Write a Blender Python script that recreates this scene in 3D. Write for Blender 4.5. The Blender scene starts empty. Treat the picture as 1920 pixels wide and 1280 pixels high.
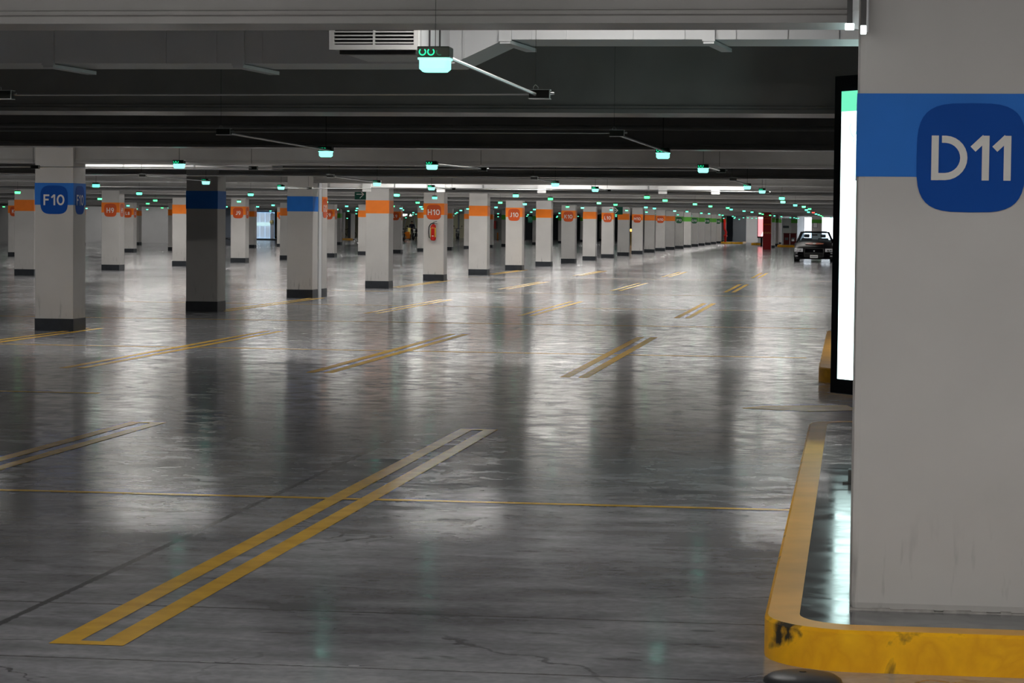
import bpy, bmesh, math, random
from mathutils import Vector, Matrix
random.seed(7)
C = bpy.context.scene.collection
scn = bpy.context.scene
PI = math.pi

# ------------------------------------------------------------------ camera, world, exposure
H = 1.6
F, YAW, PITCH, ROLL = 4587.07, 0.136881, 0.0485862, 0.00983411
fw = Vector((-math.sin(YAW)*math.cos(PITCH), math.cos(YAW)*math.cos(PITCH), -math.sin(PITCH)))
r0 = fw.cross(Vector((0, 0, 1))).normalized(); u0 = r0.cross(fw)
rt = math.cos(ROLL)*r0 + math.sin(ROLL)*u0
up = -math.sin(ROLL)*r0 + math.cos(ROLL)*u0
cam = bpy.data.cameras.new('camera'); cam.sensor_width = 36; cam.lens = F/1920*36
cam.clip_start = 0.1; cam.clip_end = 600
camo = bpy.data.objects.new('camera', cam); C.objects.link(camo)
m = Matrix((rt, up, -fw)).transposed().to_4x4(); m.translation = Vector((0, 0, H))
camo.matrix_world = m
scn.camera = camo
w = bpy.data.worlds.new('world'); scn.world = w; w.use_nodes = True
w.node_tree.nodes['Background'].inputs[0].default_value = (0.75, 0.85, 1, 1)
w.node_tree.nodes['Background'].inputs[1].default_value = 0.02
scn.view_settings.view_transform = 'Standard'; scn.view_settings.look = 'None'
scn.view_settings.gamma = 1; scn.view_settings.exposure = 0.36
scn.cycles.max_bounces = 6; scn.cycles.diffuse_bounces = 3; scn.cycles.glossy_bounces = 3; scn.cycles.transmission_bounces = 3
scn.cycles.sample_clamp_indirect = 6; scn.cycles.caustics_reflective = False; scn.cycles.caustics_refractive = False
LAMP = 42.0           # fluorescent tube strength

def ray(x, y):
    return fw + rt*((x-960)/F) - up*((y-640)/F)
def atZ(x, y, z=0.0):
    d = ray(x, y); t = (z-H)/d.z; return Vector((0, 0, H)) + d*t
def atY(x, y, Y):
    d = ray(x, y); t = Y/d.y; return Vector((0, 0, H)) + d*t

# ------------------------------------------------------------------ helpers
def srgb(r, g, b):
    f = lambda v: (v/255/12.92) if v/255 <= .04045 else ((v/255+.055)/1.055)**2.4
    return (f(r), f(g), f(b), 1)

def mat(name, col, rough=.6, metal=0, emit=0, ecol=None, spec=.3, noise=0, nscale=8, bump=0, alpha=1, trans=0):
    M_ = bpy.data.materials.new(name); M_.use_nodes = True
    nt = M_.node_tree; b = nt.nodes['Principled BSDF']
    if len(col) == 3: col = (*col, 1)
    b.inputs['Base Color'].default_value = col
    b.inputs['Roughness'].default_value = rough; b.inputs['Metallic'].default_value = metal
    b.inputs['Specular IOR Level'].default_value = spec
    if trans: b.inputs['Transmission Weight'].default_value = trans
    if emit:
        b.inputs['Emission Color'].default_value = ecol or col
        b.inputs['Emission Strength'].default_value = emit
    if noise or bump:
        g = nt.nodes.new('ShaderNodeNewGeometry')
        n = nt.nodes.new('ShaderNodeTexNoise'); n.inputs['Scale'].default_value = nscale
        n.inputs['Detail'].default_value = 6
        nt.links.new(g.outputs['Position'], n.inputs['Vector'])
        if noise:
            r = nt.nodes.new('ShaderNodeMapRange')
            r.inputs[1].default_value = .3; r.inputs[2].default_value = .7
            r.inputs[3].default_value = 1-noise; r.inputs[4].default_value = 1+noise*.5
            nt.links.new(n.outputs['Fac'], r.inputs[0])
            mx = nt.nodes.new('ShaderNodeVectorMath'); mx.operation = 'SCALE'
            mx.inputs[0].default_value = col[:3]
            nt.links.new(r.outputs[0], mx.inputs['Scale'])
            nt.links.new(mx.outputs[0], b.inputs['Base Color'])
        if bump:
            bp = nt.nodes.new('ShaderNodeBump'); bp.inputs['Strength'].default_value = bump
            bp.inputs['Distance'].default_value = .01
            nt.links.new(n.outputs['Fac'], bp.inputs['Height'])
            nt.links.new(bp.outputs[0], b.inputs['Normal'])
    return M_

class MB:
    """collects geometry for ONE mesh"""
    def __init__(s): s.v = []; s.f = []; s.sm = False
    def box(s, x0, x1, y0, y1, z0, z1):
        o = len(s.v)
        s.v += [(x, y, z) for z in (z0, z1) for y in (y0, y1) for x in (x0, x1)]
        s.f += [tuple(o+i for i in q) for q in ((0,2,3,1),(4,5,7,6),(0,1,5,4),(2,6,7,3),(0,4,6,2),(1,3,7,5))]
        return s
    def obox(s, a, b, wd, ht):
        """bar from a to b with width and height"""
        a = Vector(a); b = Vector(b); d = (b-a).normalized()
        n = d.cross(Vector((0, 0, 1)));
        if n.length < 1e-4: n = Vector((1, 0, 0))
        n.normalize(); u = n.cross(d)
        o = len(s.v)
        for p in (a, b):
            for sx, sy in ((-1,-1),(1,-1),(1,1),(-1,1)):
                s.v.append(tuple(p+n*sx*wd/2+u*sy*ht/2))
        s.f += [tuple(o+i for i in q) for q in ((3,2,1,0),(4,5,6,7),(0,1,5,4),(1,2,6,5),(2,3,7,6),(3,0,4,7))]
        return s
    def tube(s, pts, r, n=8, cap=True):
        pts = [Vector(p) for p in pts]; rs = r if isinstance(r, (list, tuple)) else [r]*len(pts)
        o = len(s.v); prev = None
        for i, p in enumerate(pts):
            d = (pts[min(i+1, len(pts)-1)]-pts[max(i-1, 0)])
            d = d.normalized() if d.length > 1e-6 else Vector((0,0,1))
            if prev is None:
                ref = Vector((0, 0, 1)) if abs(d.z) < .9 else Vector((1, 0, 0))
                nx = d.cross(ref).normalized()
            else: nx = (prev-d*prev.dot(d)).normalized()
            prev = nx; ny = d.cross(nx)
            for k in range(n):
                a = 2*PI*k/n; s.v.append(tuple(p+(nx*math.cos(a)+ny*math.sin(a))*rs[i]))
        for i in range(len(pts)-1):
            for k in range(n):
                s.f.append((o+i*n+k, o+i*n+(k+1) % n, o+(i+1)*n+(k+1) % n, o+(i+1)*n+k))
        if cap:
            s.f.append(tuple(o+k for k in reversed(range(n)))); s.f.append(tuple(o+(len(pts)-1)*n+k for k in range(n)))
        return s
    def lathe(s, prof, c=(0, 0, 0), n=20):
        """profile (r,z) about the vertical axis"""
        return s.tube([(c[0], c[1], c[2]+z+i*1e-6) for i, (r, z) in enumerate(prof)], [max(r, 1e-4) for r, z in prof], n)
    def prism(s, poly, z0, z1):
        o = len(s.v); n = len(poly)
        s.v += [(x, y, z0) for x, y in poly]+[(x, y, z1) for x, y in poly]
        s.f.append(tuple(o+i for i in reversed(range(n)))); s.f.append(tuple(o+n+i for i in range(n)))
        s.f += [(o+i, o+(i+1) % n, o+n+(i+1) % n, o+n+i) for i in range(n)]
        return s
    def poly(s, pts):
        o = len(s.v); s.v += [tuple(p) for p in pts]; s.f.append(tuple(range(o, o+len(pts)))); return s
    def extr(s, prof, x0, x1):
        """profile of (y,z) extruded along x"""
        o = len(s.v); n = len(prof)
        s.v += [(x0, y, z) for y, z in prof]+[(x1, y, z) for y, z in prof]
        s.f.append(tuple(o+i for i in range(n))); s.f.append(tuple(o+n+i for i in reversed(range(n))))
        s.f += [(o+i, o+n+i, o+n+(i+1) % n, o+(i+1) % n) for i in range(n)]
        return s
    def build(s, name, material, parent=None, smooth=False, bevel=0, off=None):
        me = bpy.data.meshes.new(name)
        v = s.v
        if off is not None: v = [(a[0]-off[0], a[1]-off[1], a[2]-off[2]) for a in v]
        me.from_pydata(v, [], s.f)
        bm = bmesh.new(); bm.from_mesh(me)
        bmesh.ops.recalc_face_normals(bm, faces=bm.faces)
        if bevel:
            bmesh.ops.remove_doubles(bm, verts=bm.verts, dist=1e-6)
            bmesh.ops.bevel(bm, geom=[e for e in bm.edges if len(e.link_faces) == 2 and e.calc_face_angle(0) > .5],
                            offset=bevel, segments=2, affect='EDGES', profile=.6)
        bm.to_mesh(me); bm.free()
        me.materials.append(material)
        if smooth:
            for p in me.polygons: p.use_smooth = True
            try: me.set_sharp_from_angle(angle=.7)
            except Exception: pass
        ob = bpy.data.objects.new(name, me); C.objects.link(ob)
        if off is not None and parent is None: ob.location = off
        if parent: ob.parent = parent
        return ob

def tag(o, label=None, cat=None, group=None, kind=None):
    if label: o['label'] = label
    if cat: o['category'] = cat
    if group: o['group'] = group
    if kind: o['kind'] = kind
    return o
def empty(name, loc, rz=0):
    o = bpy.data.objects.new(name, None); C.objects.link(o); o.location = loc; o.rotation_euler = (0, 0, rz)
    o.empty_display_size = .1
    return o
def copy_tree(o, parent=None):
    c = o.copy(); C.objects.link(c)
    if parent: c.parent = parent
    for ch in kids.get(o.name, []):
        c2 = ch.copy(); C.objects.link(c2); c2.parent = c
        for g in kids.get(ch.name, []):
            g2 = g.copy(); C.objects.link(g2); g2.parent = c2
    return c
kids = {}
def reg(o):
    """remember children of a prototype"""
    kids[o.name] = [c for c in bpy.data.objects if c.parent == o]
    for c in kids[o.name]: kids[c.name] = [g for g in bpy.data.objects if g.parent == c]

# ------------------------------------------------------------------ materials
def floor_material(name, base=(.33, .331, .352), joints=True):
    M_ = bpy.data.materials.new(name); M_.use_nodes = True
    nt = M_.node_tree; N = nt.nodes; L = nt.links; b = N['Principled BSDF']
    geo = N.new('ShaderNodeNewGeometry')
    def noise(scale, detail=5, vec=None, dist=0):
        n = N.new('ShaderNodeTexNoise'); n.inputs['Scale'].default_value = scale; n.inputs['Detail'].default_value = detail
        n.inputs['Distortion'].default_value = dist
        L.new(vec or geo.outputs['Position'], n.inputs['Vector']); return n.outputs['Fac']
    def mr(x, a, b_, c, d):
        r = N.new('ShaderNodeMapRange'); r.inputs[1].default_value = a; r.inputs[2].default_value = b_
        r.inputs[3].default_value = c; r.inputs[4].default_value = d; L.new(x, r.inputs[0]); return r.outputs[0]
    def ma(op, a, b_=None):
        n = N.new('ShaderNodeMath'); n.operation = op
        for i, q in enumerate((a, b_)):
            if q is None: continue
            if isinstance(q, (int, float)): n.inputs[i].default_value = q
            else: L.new(q, n.inputs[i])
        return n.outputs[0]
    mp = N.new('ShaderNodeMapping'); mp.inputs['Scale'].default_value = (.55, 1.6, 1); L.new(geo.outputs['Position'], mp.inputs[0])
    big = noise(.7, 5, dist=.6); mid = noise(3.2, 7, mp.outputs[0], .5); fine = noise(22, 6, dist=.3)
    v = ma('MULTIPLY', mr(big, .3, .7, .66, 1.36), mr(mid, .3, .72, .72, 1.22))
    v = ma('MULTIPLY', v, mr(fine, .3, .7, .86, 1.1))
    # dark worn spots
    sp = noise(5.5, 3, mp.outputs[0], .2)
    spots = mr(sp, .66, .70, 1, .55)
    v = ma('MULTIPLY', v, spots)
    if joints:
        sx = N.new('ShaderNodeSeparateXYZ'); L.new(geo.outputs['Position'], sx.inputs[0])
        wob = mr(fine, 0, 1, -.012, .012)
        def line(axis, at, wd, dark):
            d = ma('ABSOLUTE', ma('ADD', ma('SUBTRACT', sx.outputs[axis], at), wob))
            return mr(d, wd*.5, wd, dark, 1)
        for ax, at, wd in ((0, -3.3, .022), (0, -8.6, .012), (1, 9.78, .012), (1, 8.55, .01), (1, 22.9, .02), (1, 38.6, .03), (1, 54, .04)):
            v = ma('MULTIPLY', v, line(ax, at, wd, .35))
        # wandering cracks
        wv = N.new('ShaderNodeTexVoronoi'); wv.feature = 'DISTANCE_TO_EDGE'; wv.inputs['Scale'].default_value = .55
        dn = N.new('ShaderNodeTexNoise'); dn.inputs['Scale'].default_value = 2.5; dn.inputs['Detail'].default_value = 8
        L.new(geo.outputs['Position'], dn.inputs['Vector'])
        ad = N.new('ShaderNodeVectorMath'); ad.operation = 'MULTIPLY_ADD'
        L.new(dn.outputs['Color'], ad.inputs[0]); ad.inputs[1].default_value = (.6, .6, 0); L.new(geo.outputs['Position'], ad.inputs[2])
        L.new(ad.outputs[0], wv.inputs['Vector'])
        cr = mr(wv.outputs['Distance'], .0025, .006, 0, 1)
        gate = mr(noise(.45, 2), .52, .6, 0, 1)
        crk = ma('SUBTRACT', 1, ma('MULTIPLY', ma('MULTIPLY', ma('SUBTRACT', 1, cr), gate), .6))
        v = ma('MULTIPLY', v, crk)
    sc = N.new('ShaderNodeVectorMath'); sc.operation = 'SCALE'; sc.inputs[0].default_value = base
    L.new(v, sc.inputs['Scale']); L.new(sc.outputs[0], b.inputs['Base Color'])
    iso = noise(4.5, 8, dist=.8); iso2 = noise(1.6, 6, dist=.4)
    rg = ma('ADD', mr(iso, .35, .65, .09, .19), mr(iso2, .35, .65, -.01, .025))
    rg = ma('ADD', rg, mr(spots, .55, 1, .08, 0))
    L.new(rg, b.inputs['Roughness'])
    L.new(mr(iso, .35, .68, .50, .24), b.inputs['Specular IOR Level'])
    bp = N.new('ShaderNodeBump'); bp.inputs['Strength'].default_value = .09; bp.inputs['Distance'].default_value = .0012
    L.new(ma('ADD', ma('MULTIPLY', mid, .25), fine), bp.inputs['Height']); L.new(bp.outputs[0], b.inputs['Normal'])
    return M_

def column_paint(name, col, dirt=.25):
    M_ = mat(name, col, .45)
    nt = M_.node_tree; N = nt.nodes; L = nt.links; b = N['Principled BSDF']
    g = N.new('ShaderNodeNewGeometry'); s = N.new('ShaderNodeSeparateXYZ'); L.new(g.outputs['Position'], s.inputs[0])
    mp = N.new('ShaderNodeMapping'); mp.inputs['Scale'].default_value = (9, 9, 1.6); L.new(g.outputs['Position'], mp.inputs[0])
    n = N.new('ShaderNodeTexNoise'); n.inputs['Scale'].default_value = 2; n.inputs['Detail'].default_value = 8
    L.new(mp.outputs[0], n.inputs['Vector'])
    low = N.new('ShaderNodeMapRange'); low.inputs[1].default_value = .15; low.inputs[2].default_value = .55
    low.inputs[3].default_value = 1; low.inputs[4].default_value = 0; L.new(s.outputs[2], low.inputs[0])
    st = N.new('ShaderNodeMapRange'); st.inputs[1].default_value = .58; st.inputs[2].default_value = .72
    st.inputs[3].default_value = 0; st.inputs[4].default_value = 1; L.new(n.outputs['Fac'], st.inputs[0])
    mu = N.new('ShaderNodeMath'); mu.operation = 'MULTIPLY'; L.new(low.outputs[0], mu.inputs[0]); L.new(st.outputs[0], mu.inputs[1])
    n2 = N.new('ShaderNodeTexNoise'); n2.inputs['Scale'].default_value = 1.5; n2.inputs['Detail'].default_value = 7
    L.new(g.outputs['Position'], n2.inputs['Vector'])
    v2 = N.new('ShaderNodeMapRange'); v2.inputs[1].default_value = .3; v2.inputs[2].default_value = .7; v2.inputs[3].default_value = .93; v2.inputs[4].default_value = 1.04
    L.new(n2.outputs['Fac'], v2.inputs[0])
    k = N.new('ShaderNodeMath'); k.operation = 'MULTIPLY_ADD'; L.new(mu.outputs[0], k.inputs[0]); k.inputs[1].default_value = -dirt*2; L.new(v2.outputs[0], k.inputs[2])
    sc = N.new('ShaderNodeVectorMath'); sc.operation = 'SCALE'; sc.inputs[0].default_value = col[:3]
    L.new(k.outputs[0], sc.inputs['Scale']); L.new(sc.outputs[0], b.inputs['Base Color'])
    bp = N.new('ShaderNodeBump'); bp.inputs['Strength'].default_value = .15; bp.inputs['Distance'].default_value = .004
    L.new(n2.outputs['Fac'], bp.inputs['Height']); L.new(bp.outputs[0], b.inputs['Normal'])
    return M_

def kerb_paint(name, col, chips=True):
    M_ = mat(name, col, .42)
    nt = M_.node_tree; N = nt.nodes; L = nt.links; b = N['Principled BSDF']
    g = N.new('ShaderNodeNewGeometry')
    n = N.new('ShaderNodeTexNoise'); n.inputs['Scale'].default_value = 4.6; n.inputs['Detail'].default_value = 9; n.inputs['Distortion'].default_value = .5
    L.new(g.outputs['Position'], n.inputs['Vector'])
    r = N.new('ShaderNodeValToRGB'); r.color_ramp.elements[0].position = .345; r.color_ramp.elements[1].position = .425
    r.color_ramp.elements[0].color = (.035, .03, .02, 1); r.color_ramp.elements[1].color = (*col[:3], 1)
    e = r.color_ramp.elements.new(.70); e.color = (col[0]*1.05, col[1]*1.1, col[2]*1.5, 1)
    e = r.color_ramp.elements.new(.55); e.color = (col[0]*.85, col[1]*.78, col[2], 1)
    L.new(n.outputs['Fac'], r.inputs[0]); L.new(r.outputs[0], b.inputs['Base Color'])
    bp = N.new('ShaderNodeBump'); bp.inputs['Strength'].default_value = .4; bp.inputs['Distance'].default_value = .004
    L.new(n.outputs['Fac'], bp.inputs['Height']); L.new(bp.outputs[0], b.inputs['Normal'])
    return M_

M = {}
M['floor'] = floor_material('polished_concrete')
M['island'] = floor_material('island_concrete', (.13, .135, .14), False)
M['beam'] = mat('beam_grey_paint', (.30, .29, .28), .32, noise=.12, nscale=3, bump=.12)
M['ceiling'] = mat('ceiling_concrete', (.28, .275, .27), .7, noise=.15, nscale=2)
M['col'] = column_paint('column_white_paint', (.50, .485, .465))
M['wall'] = mat('wall_white_paint', (.52, .52, .52), .55, noise=.08, nscale=.8)
M['wall_dark'] = mat('wall_grey_paint', (.10, .11, .12), .6)
M['wall_cream'] = mat('wall_cream_paint', (.62, .60, .42), .6)
M['skirt'] = mat('skirting_charcoal', (.026, .03, .036), .45, noise=.2, nscale=9)
M['blue'] = mat('band_blue', (.016, .16, .58), .5, spec=.2, noise=.06, nscale=5)
M['blue_d'] = mat('badge_dark_blue', (.001, .062, .33), .5, spec=.12)
M['orange'] = mat('band_orange', (.85, .20, .008), .45, noise=.06, nscale=5)
M['orange_d'] = mat('badge_dark_orange', (.55, .075, .008), .45)
M['green'] = mat('band_green', (.09, .38, .03), .45)
M['green_d'] = mat('badge_dark_green', (.012, .11, .04), .45)
M['red'] = mat('column_red', (.30, .012, .012), .45)
M['letter'] = mat('letter_white', (.70, .68, .64), .5)
M['line'] = mat('line_yellow', (.85, .50, .06), .25, noise=.18, nscale=6)
M['line'].node_tree.nodes['Principled BSDF'].inputs['Specular IOR Level'].default_value = .42
M['line'].node_tree.nodes['Principled BSDF'].inputs['Roughness'].default_value = .12
M['line'].node_tree.nodes['Principled BSDF'].inputs['Roughness'].default_value = .25
M['kerb'] = kerb_paint('kerb_yellow', (.88, .45, .008))
M['kerb_top'] = mat('kerb_top_yellow', (.86, .46, .09), .45, noise=.12, nscale=4, bump=.1)
M['mortar'] = mat('mortar_grey', (.30, .285, .27), .8, noise=.3, nscale=30)
M['galv'] = mat('galvanised_duct', (.66, .67, .68), .45, metal=.15, noise=.06, nscale=1.5)
M['steel'] = mat('zinc_steel', (.62, .64, .64), .3, metal=.9)
M['white'] = mat('white_enamel', (.78, .78, .76), .4)
M['black'] = mat('black_plastic', (.01, .01, .01), .35)
M['darkmetal'] = mat('dark_metal', (.05, .05, .05), .4, metal=.5)
M['tube'] = mat('fluorescent_tube', (1, 1, 1), .5, emit=LAMP, ecol=(1, .975, .935, 1))
M['tube_low'] = mat('fluorescent_tube_dimmed', (1, 1, 1), .5, emit=LAMP*.16, ecol=(1, .965, .91, 1))
M['tube_dim'] = mat('fluorescent_tube_far', (1, 1, 1), .5, emit=2.4, ecol=(1, 1, 1, 1))
M['housing'] = mat('indicator_housing', (.035, .045, .03), .25)
GL = [mat('indicator_lens_cyan', (.2, .9, .6), .4, emit=1.5, ecol=(.14, 1, .62, 1)),
      mat('indicator_lens_green', (.2, .9, .4), .4, emit=1.5, ecol=(.10, 1, .34, 1))]
for g_ in GL: pass
M['lens_near'] = mat('indicator_lens_near', (.3, .9, .7), .4, emit=1.25, ecol=(.30, 1, .82, 1))
M['lens_red'] = mat('indicator_lens_red', (.9, .1, .1), .4, emit=1.6, ecol=(1, .08, .06, 1))
M['ring'] = mat('sensor_ring_glow', (.05, .8, .4), .4, emit=1.0, ecol=(.01, .9, .38, 1))
M['ring_off'] = mat('sensor_ring_dim', (.03, .25, .12), .4)

# ------------------------------------------------------------------ ceiling lamps (bays that are lit) and added fill lamps
ROW = [33.46+7.97*i for i in range(0, 30)]
def make_lamp():
    t = empty('fluorescent_lamp', (0, 0, 0))
    MB().box(-.64, .64, -.09, .09, .03, .09).box(-.02, .02, -.01, .01, .09, .58).build('lamp_housing', M['white'], t)
    MB().box(-.6, .6, -.07, .07, 0, .028).build('diffuser', M['tube'], t)
    return t
lamp0 = make_lamp(); reg(lamp0)
tag(lamp0, 'white lamp strip between the ceiling beams, some added as unseen fill', 'ceiling lamp', 'fluorescent lamps between the beams')
lamp_pos = []; low_pos = []
for x in (-9.5, -6.7, -3.9, -1.1, 1.7, 4.5): lamp_pos.append((x, 5.6, 2.7))
for x in (-6.5, -3.3, -.1, 3.1): lamp_pos.append((x, 3.4, 2.7))
for x in (-6.5, -2.2, 2.3): lamp_pos.append((x, -2.5, 2.7))
lamp_pos.append((-1.3, 12.25, 2.86))
for x in (-20, -16.2, -13.6, -11.2, -8.4, -4.8, -.6, 4): lamp_pos.append((x, 29.4, 2.95))
for k in [1, 2, 3, 4, 5, 6, 7, 8]+list(range(9, 22)):
    Y = ROW[k]+4.2; pitch = 4.4 if k < 9 else (6.5 if k < 14 else 9)
    x = 7.5-.5*(k % 3)
    while x > (-30 if k < 6 else -46):
        lamp_pos.append((x, Y, 2.95)); x -= pitch
for k in range(2, 22): lamp_pos.append((-10.4, ROW[k]+5.3, 2.95))  # extra unseen lamps added to brighten the column fronts
lamp_pos.append((-11.9, ROW[2]+5.3, 2.95))  # one more, added for the dim column after the joint
for x in (-14, -9, -5.8, -2.6): lamp_pos.append((x, 50.5, 3.02))  # unseen lamps added to whiten the long duct
lamp_pos.append((-10.9, 35.1, 2.75))  # unseen lamp added to brighten the pale duct end
for x in (-44.8, -48.5, -53): lamp_pos.append((x, 154.6, 2.62))  # unseen wash lamps added to light the left return wall
for x, y in ((-54, 191), (-47.5, 191.5), (-41, 218), (-36.5, 219), (-33, 222), (-29, 214), (-45, 222), (-10.2, 219.3), (-8.6, 219.3), (-7, 219.5), (-3.5, 216), (-1, 216), (-40, 234), (-36, 234), (-50, 232), (-4.5, 202)): lamp_pos.append((x, y, 2.62))  # unseen wash lamps added to light the far walls and entrance
# lower lamps whose light is mirrored in the floor between the beams
for k, cols in ((2, (200, 1055, 1447)), (4, (235, 650, 805, 1055, 1447)), (5, (235, 480, 805, 1040, 1235, 1455)), (6, (235, 480, 650, 805, 1040, 1235, 1455)),
                (7, (235, 480, 650, 800, 1040, 1235, 1455)), (9, (235, 480, 790, 1030, 1270, 1450)), (10, (230, 480, 650, 800, 1040, 1270, 1450)), (12, (230, 480, 800, 1040, 1250, 1420)), (14, (480, 800, 1040, 1300, 1440)), (17, (300, 700, 1000, 1250, 1400))):
    Y = ROW[k]-1.9
    for px in cols:
        X = (px-1596)/4587*Y
        low_pos.append((X, Y, 2.52))
        if k > 4: low_pos.append((X+1.3, Y, 2.52))
for i, (x, y, z) in enumerate(lamp_pos):
    o = lamp0 if i == 0 else copy_tree(lamp0)
    o.location = (x, y, z)
low0 = empty('fluorescent_lamp', (0, 0, 0))
MB().box(-.64, .64, -.32, .32, .03, .09).box(-.02, .02, -.01, .01, .09, .70).build('lamp_housing', M['white'], low0)
MB().box(-.6, .6, -.30, .30, 0, .028).build('diffuser', M['tube_low'], low0)
reg(low0); tag(low0, 'low-hung fluorescent lamp strip just above the beam undersides', 'ceiling lamp', 'low fluorescent lamps between the beams')
for i, (x, y, z) in enumerate(low_pos):
    o = low0 if i == 0 else copy_tree(low0)
    o.location = (x, y, z)

# ------------------------------------------------------------------ room shell
XL, XR, YN, YF, ZC = -75, 26, -12, 240, 3.24
fl = MB().poly([(XL, YN, 0), (XR, YN, 0), (XR, YF+20, 0), (XL, YF+20, 0)]).build('floor', M['floor'])
tag(fl, 'polished grey concrete floor with glossy lamp reflections', kind='structure')
ce = MB().box(XL, XR, YN, YF+20, ZC, ZC+.2).build('ceiling', M['ceiling'])
tag(ce, 'dark concrete slab above the beams', kind='structure')
def struct(name, mb, m_, label=None):
    o = mb.build(name, m_); o['kind'] = 'structure'
    if label: o['label'] = label
    return o
struct('wall_right', MB().box(XR, XR+.2, YN, YF, 0, ZC), M['wall'], 'plain wall closing the right side')
struct('wall_front', MB().box(XL, XR, YN-.2, YN, 0, ZC), M['wall'], 'plain wall behind the viewpoint')
struct('wall_left', MB().box(XL-.2, XL, YN, YF, 0, ZC), M['wall'], 'plain wall at the far left side')
struct('wall_left_return', MB().box(-62, -43.4, 157, 157.3, 0, ZC), M['wall'], 'white wall behind the column row at left')
struct('wall_entrance', MB().box(-62, -46.8, 196, 196.3, .12, ZC).box(-44.3, -43.3, 196, 196.3, .12, ZC), mat('wall_tiles_blue_grey', (.42, .47, .55), .5), 'pale blue grey wall beside the glass entrance')
# beams: precast, with a bottom flange and a groove
def beam(n, y0, y1, zb=2.375, x0=XL, x1=XR):
    prof = [(y0, zb), (y1, zb), (y1, zb+.045), (y1-.03, zb+.06), (y1-.03, ZC), (y0+.03, ZC), (y0+.03, zb+.055), (y0+.012, zb+.05), (y0+.012, zb+.035), (y0, zb+.028)]
    o = MB().extr(prof, x0, x1).build('trim_%d' % n, M['beam']); o['kind'] = 'structure'
    o['label'] = 'grey ceiling beam running across the car park'
    return o
beam(1, 9.40, 9.74, 2.368, x1=-.02)
beam(2, 17.25, 17.95, 2.378)
for n in range(-1, 26):
    y = 33.46+7.97*n
    beam(n+4, y+.06, y+.56)
beam(30, 1.3, 1.8)

# ------------------------------------------------------------------ floor islands
def round_rect(x0, x1, y0, y1, r, n=8):
    p = []
    for cx, cy, a0 in ((x1-r, y1-r, 0), (x0+r, y1-r, 90), (x0+r, y0+r, 180), (x1-r, y0+r, 270)):
        for k in range(n+1):
            a = math.radians(a0+90*k/n); p.append((cx+r*math.cos(a), cy+r*math.sin(a)))
    return p
def island(x0, x1, y0, y1, label, h=.15, strip=.13, r=.34, skew=0):
    t = empty('kerb_island', ((x0+x1)/2, (y0+y1)/2, 0)); tag(t, label, 'kerb')
    off = Vector(((x0+x1)/2, (y0+y1)/2, 0))
    sk = lambda P: [(x+skew*(y-y0), y) for x, y in P]
    out = sk(round_rect(x0, x1, y0, y1, r)); inn = sk(round_rect(x0+strip, x1-strip, y0+strip, y1-strip, max(r-strip, .05)))
    n = len(out); b = .012
    out2 = sk(round_rect(x0+b, x1-b, y0+b, y1-b, r-b))
    m1 = MB(); m1.v = [(x, y, 0) for x, y in out]+[(x, y, h-b) for x, y in out]+[(x, y, h) for x, y in out2]
    m1.f = [(i, (i+1) % n, n+(i+1) % n, n+i) for i in range(n)]+[(n+i, n+(i+1) % n, 2*n+(i+1) % n, 2*n+i) for i in range(n)]
    m1.build('kerb_side', M['kerb'], t, smooth=True, off=off)
    m2 = MB(); m2.v = [(x, y, h) for x, y in out2]+[(x, y, h+.001) for x, y in inn]
    m2.f = [(i, (i+1) % n, n+(i+1) % n, n+i) for i in range(n)]
    m2.build('kerb_top_stripe', M['kerb_top'], t, off=off)
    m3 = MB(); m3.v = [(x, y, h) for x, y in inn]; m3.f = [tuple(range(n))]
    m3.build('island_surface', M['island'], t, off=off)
    return t
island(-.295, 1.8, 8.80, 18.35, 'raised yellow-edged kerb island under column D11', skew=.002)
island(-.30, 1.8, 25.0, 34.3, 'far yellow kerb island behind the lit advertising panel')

# painted lines are parts of the floor
def paint(name, pts, m_=None):
    MB().poly([(x, y, .002) for x, y in pts]).build(name, m_ or M['line'], fl)
def bay_mark(xc, y0, y1, closed=True, sep=.29, wd=.1, nm='bay_line'):
    mb = MB(); xl, xr = xc-sep/2, xc+sep/2
    for a in (xl, xr-wd):
        k = 12
        for i in range(k):
            ya = y0+(y1-y0)*i/k; yb = y0+(y1-y0)*(i+1)/k
            mb.poly([(a, ya, .0022), (a+wd, ya, .0022), (a+wd, yb, .0022), (a, yb, .0022)])
    if closed:
        mb.poly([(xl+wd, y0, .0022), (xr-wd, y0, .0022), (xr-wd, y0+.08, .0022), (xl+wd, y0+.08, .0022)])
        mb.poly([(xl+wd, y1-.1, .0022), (xr-wd, y1-.1, .0022), (xr-wd, y1, .0022), (xl+wd, y1, .0022)])
    mb.build(nm, M['line'], fl)
for y0, y1 in ((8.82, 18.67), (25.2, 34.5), (41.7, 49.7), (58, 66), (74, 82)):
    for xc in (-2.82, -5.52, -8.22, -10.9) if y0 > 20 else (-2.82, -5.46, -8.2):
        bay_mark(xc, y0, y1, y0 < 10)
for yy, xr in ((13.78, -.31), (29.75, -.5), (45.8, -.5)):
    paint('bay_centre_line', [(-14, yy-.04), (xr, yy-.04), (xr, yy+.04), (-14, yy+.04)])
paint('lane_line', [(-14, 21.6), (-6.8, 21.6), (-6.8, 21.72), (-14, 21.72)])
a = [atZ(1390, 765), atZ(1520, 771.5), atZ(1608, 769), atZ(1588, 759.5), atZ(1430, 760.5)]
paint('arrow_mark', [(p.x, p.y) for p in a])
for yy in (38.2, 55.0, 70.5):
    paint('lane_line', [(-14, yy), (-.5, yy), (-.5, yy+.09), (-14, yy+.09)])

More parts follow.
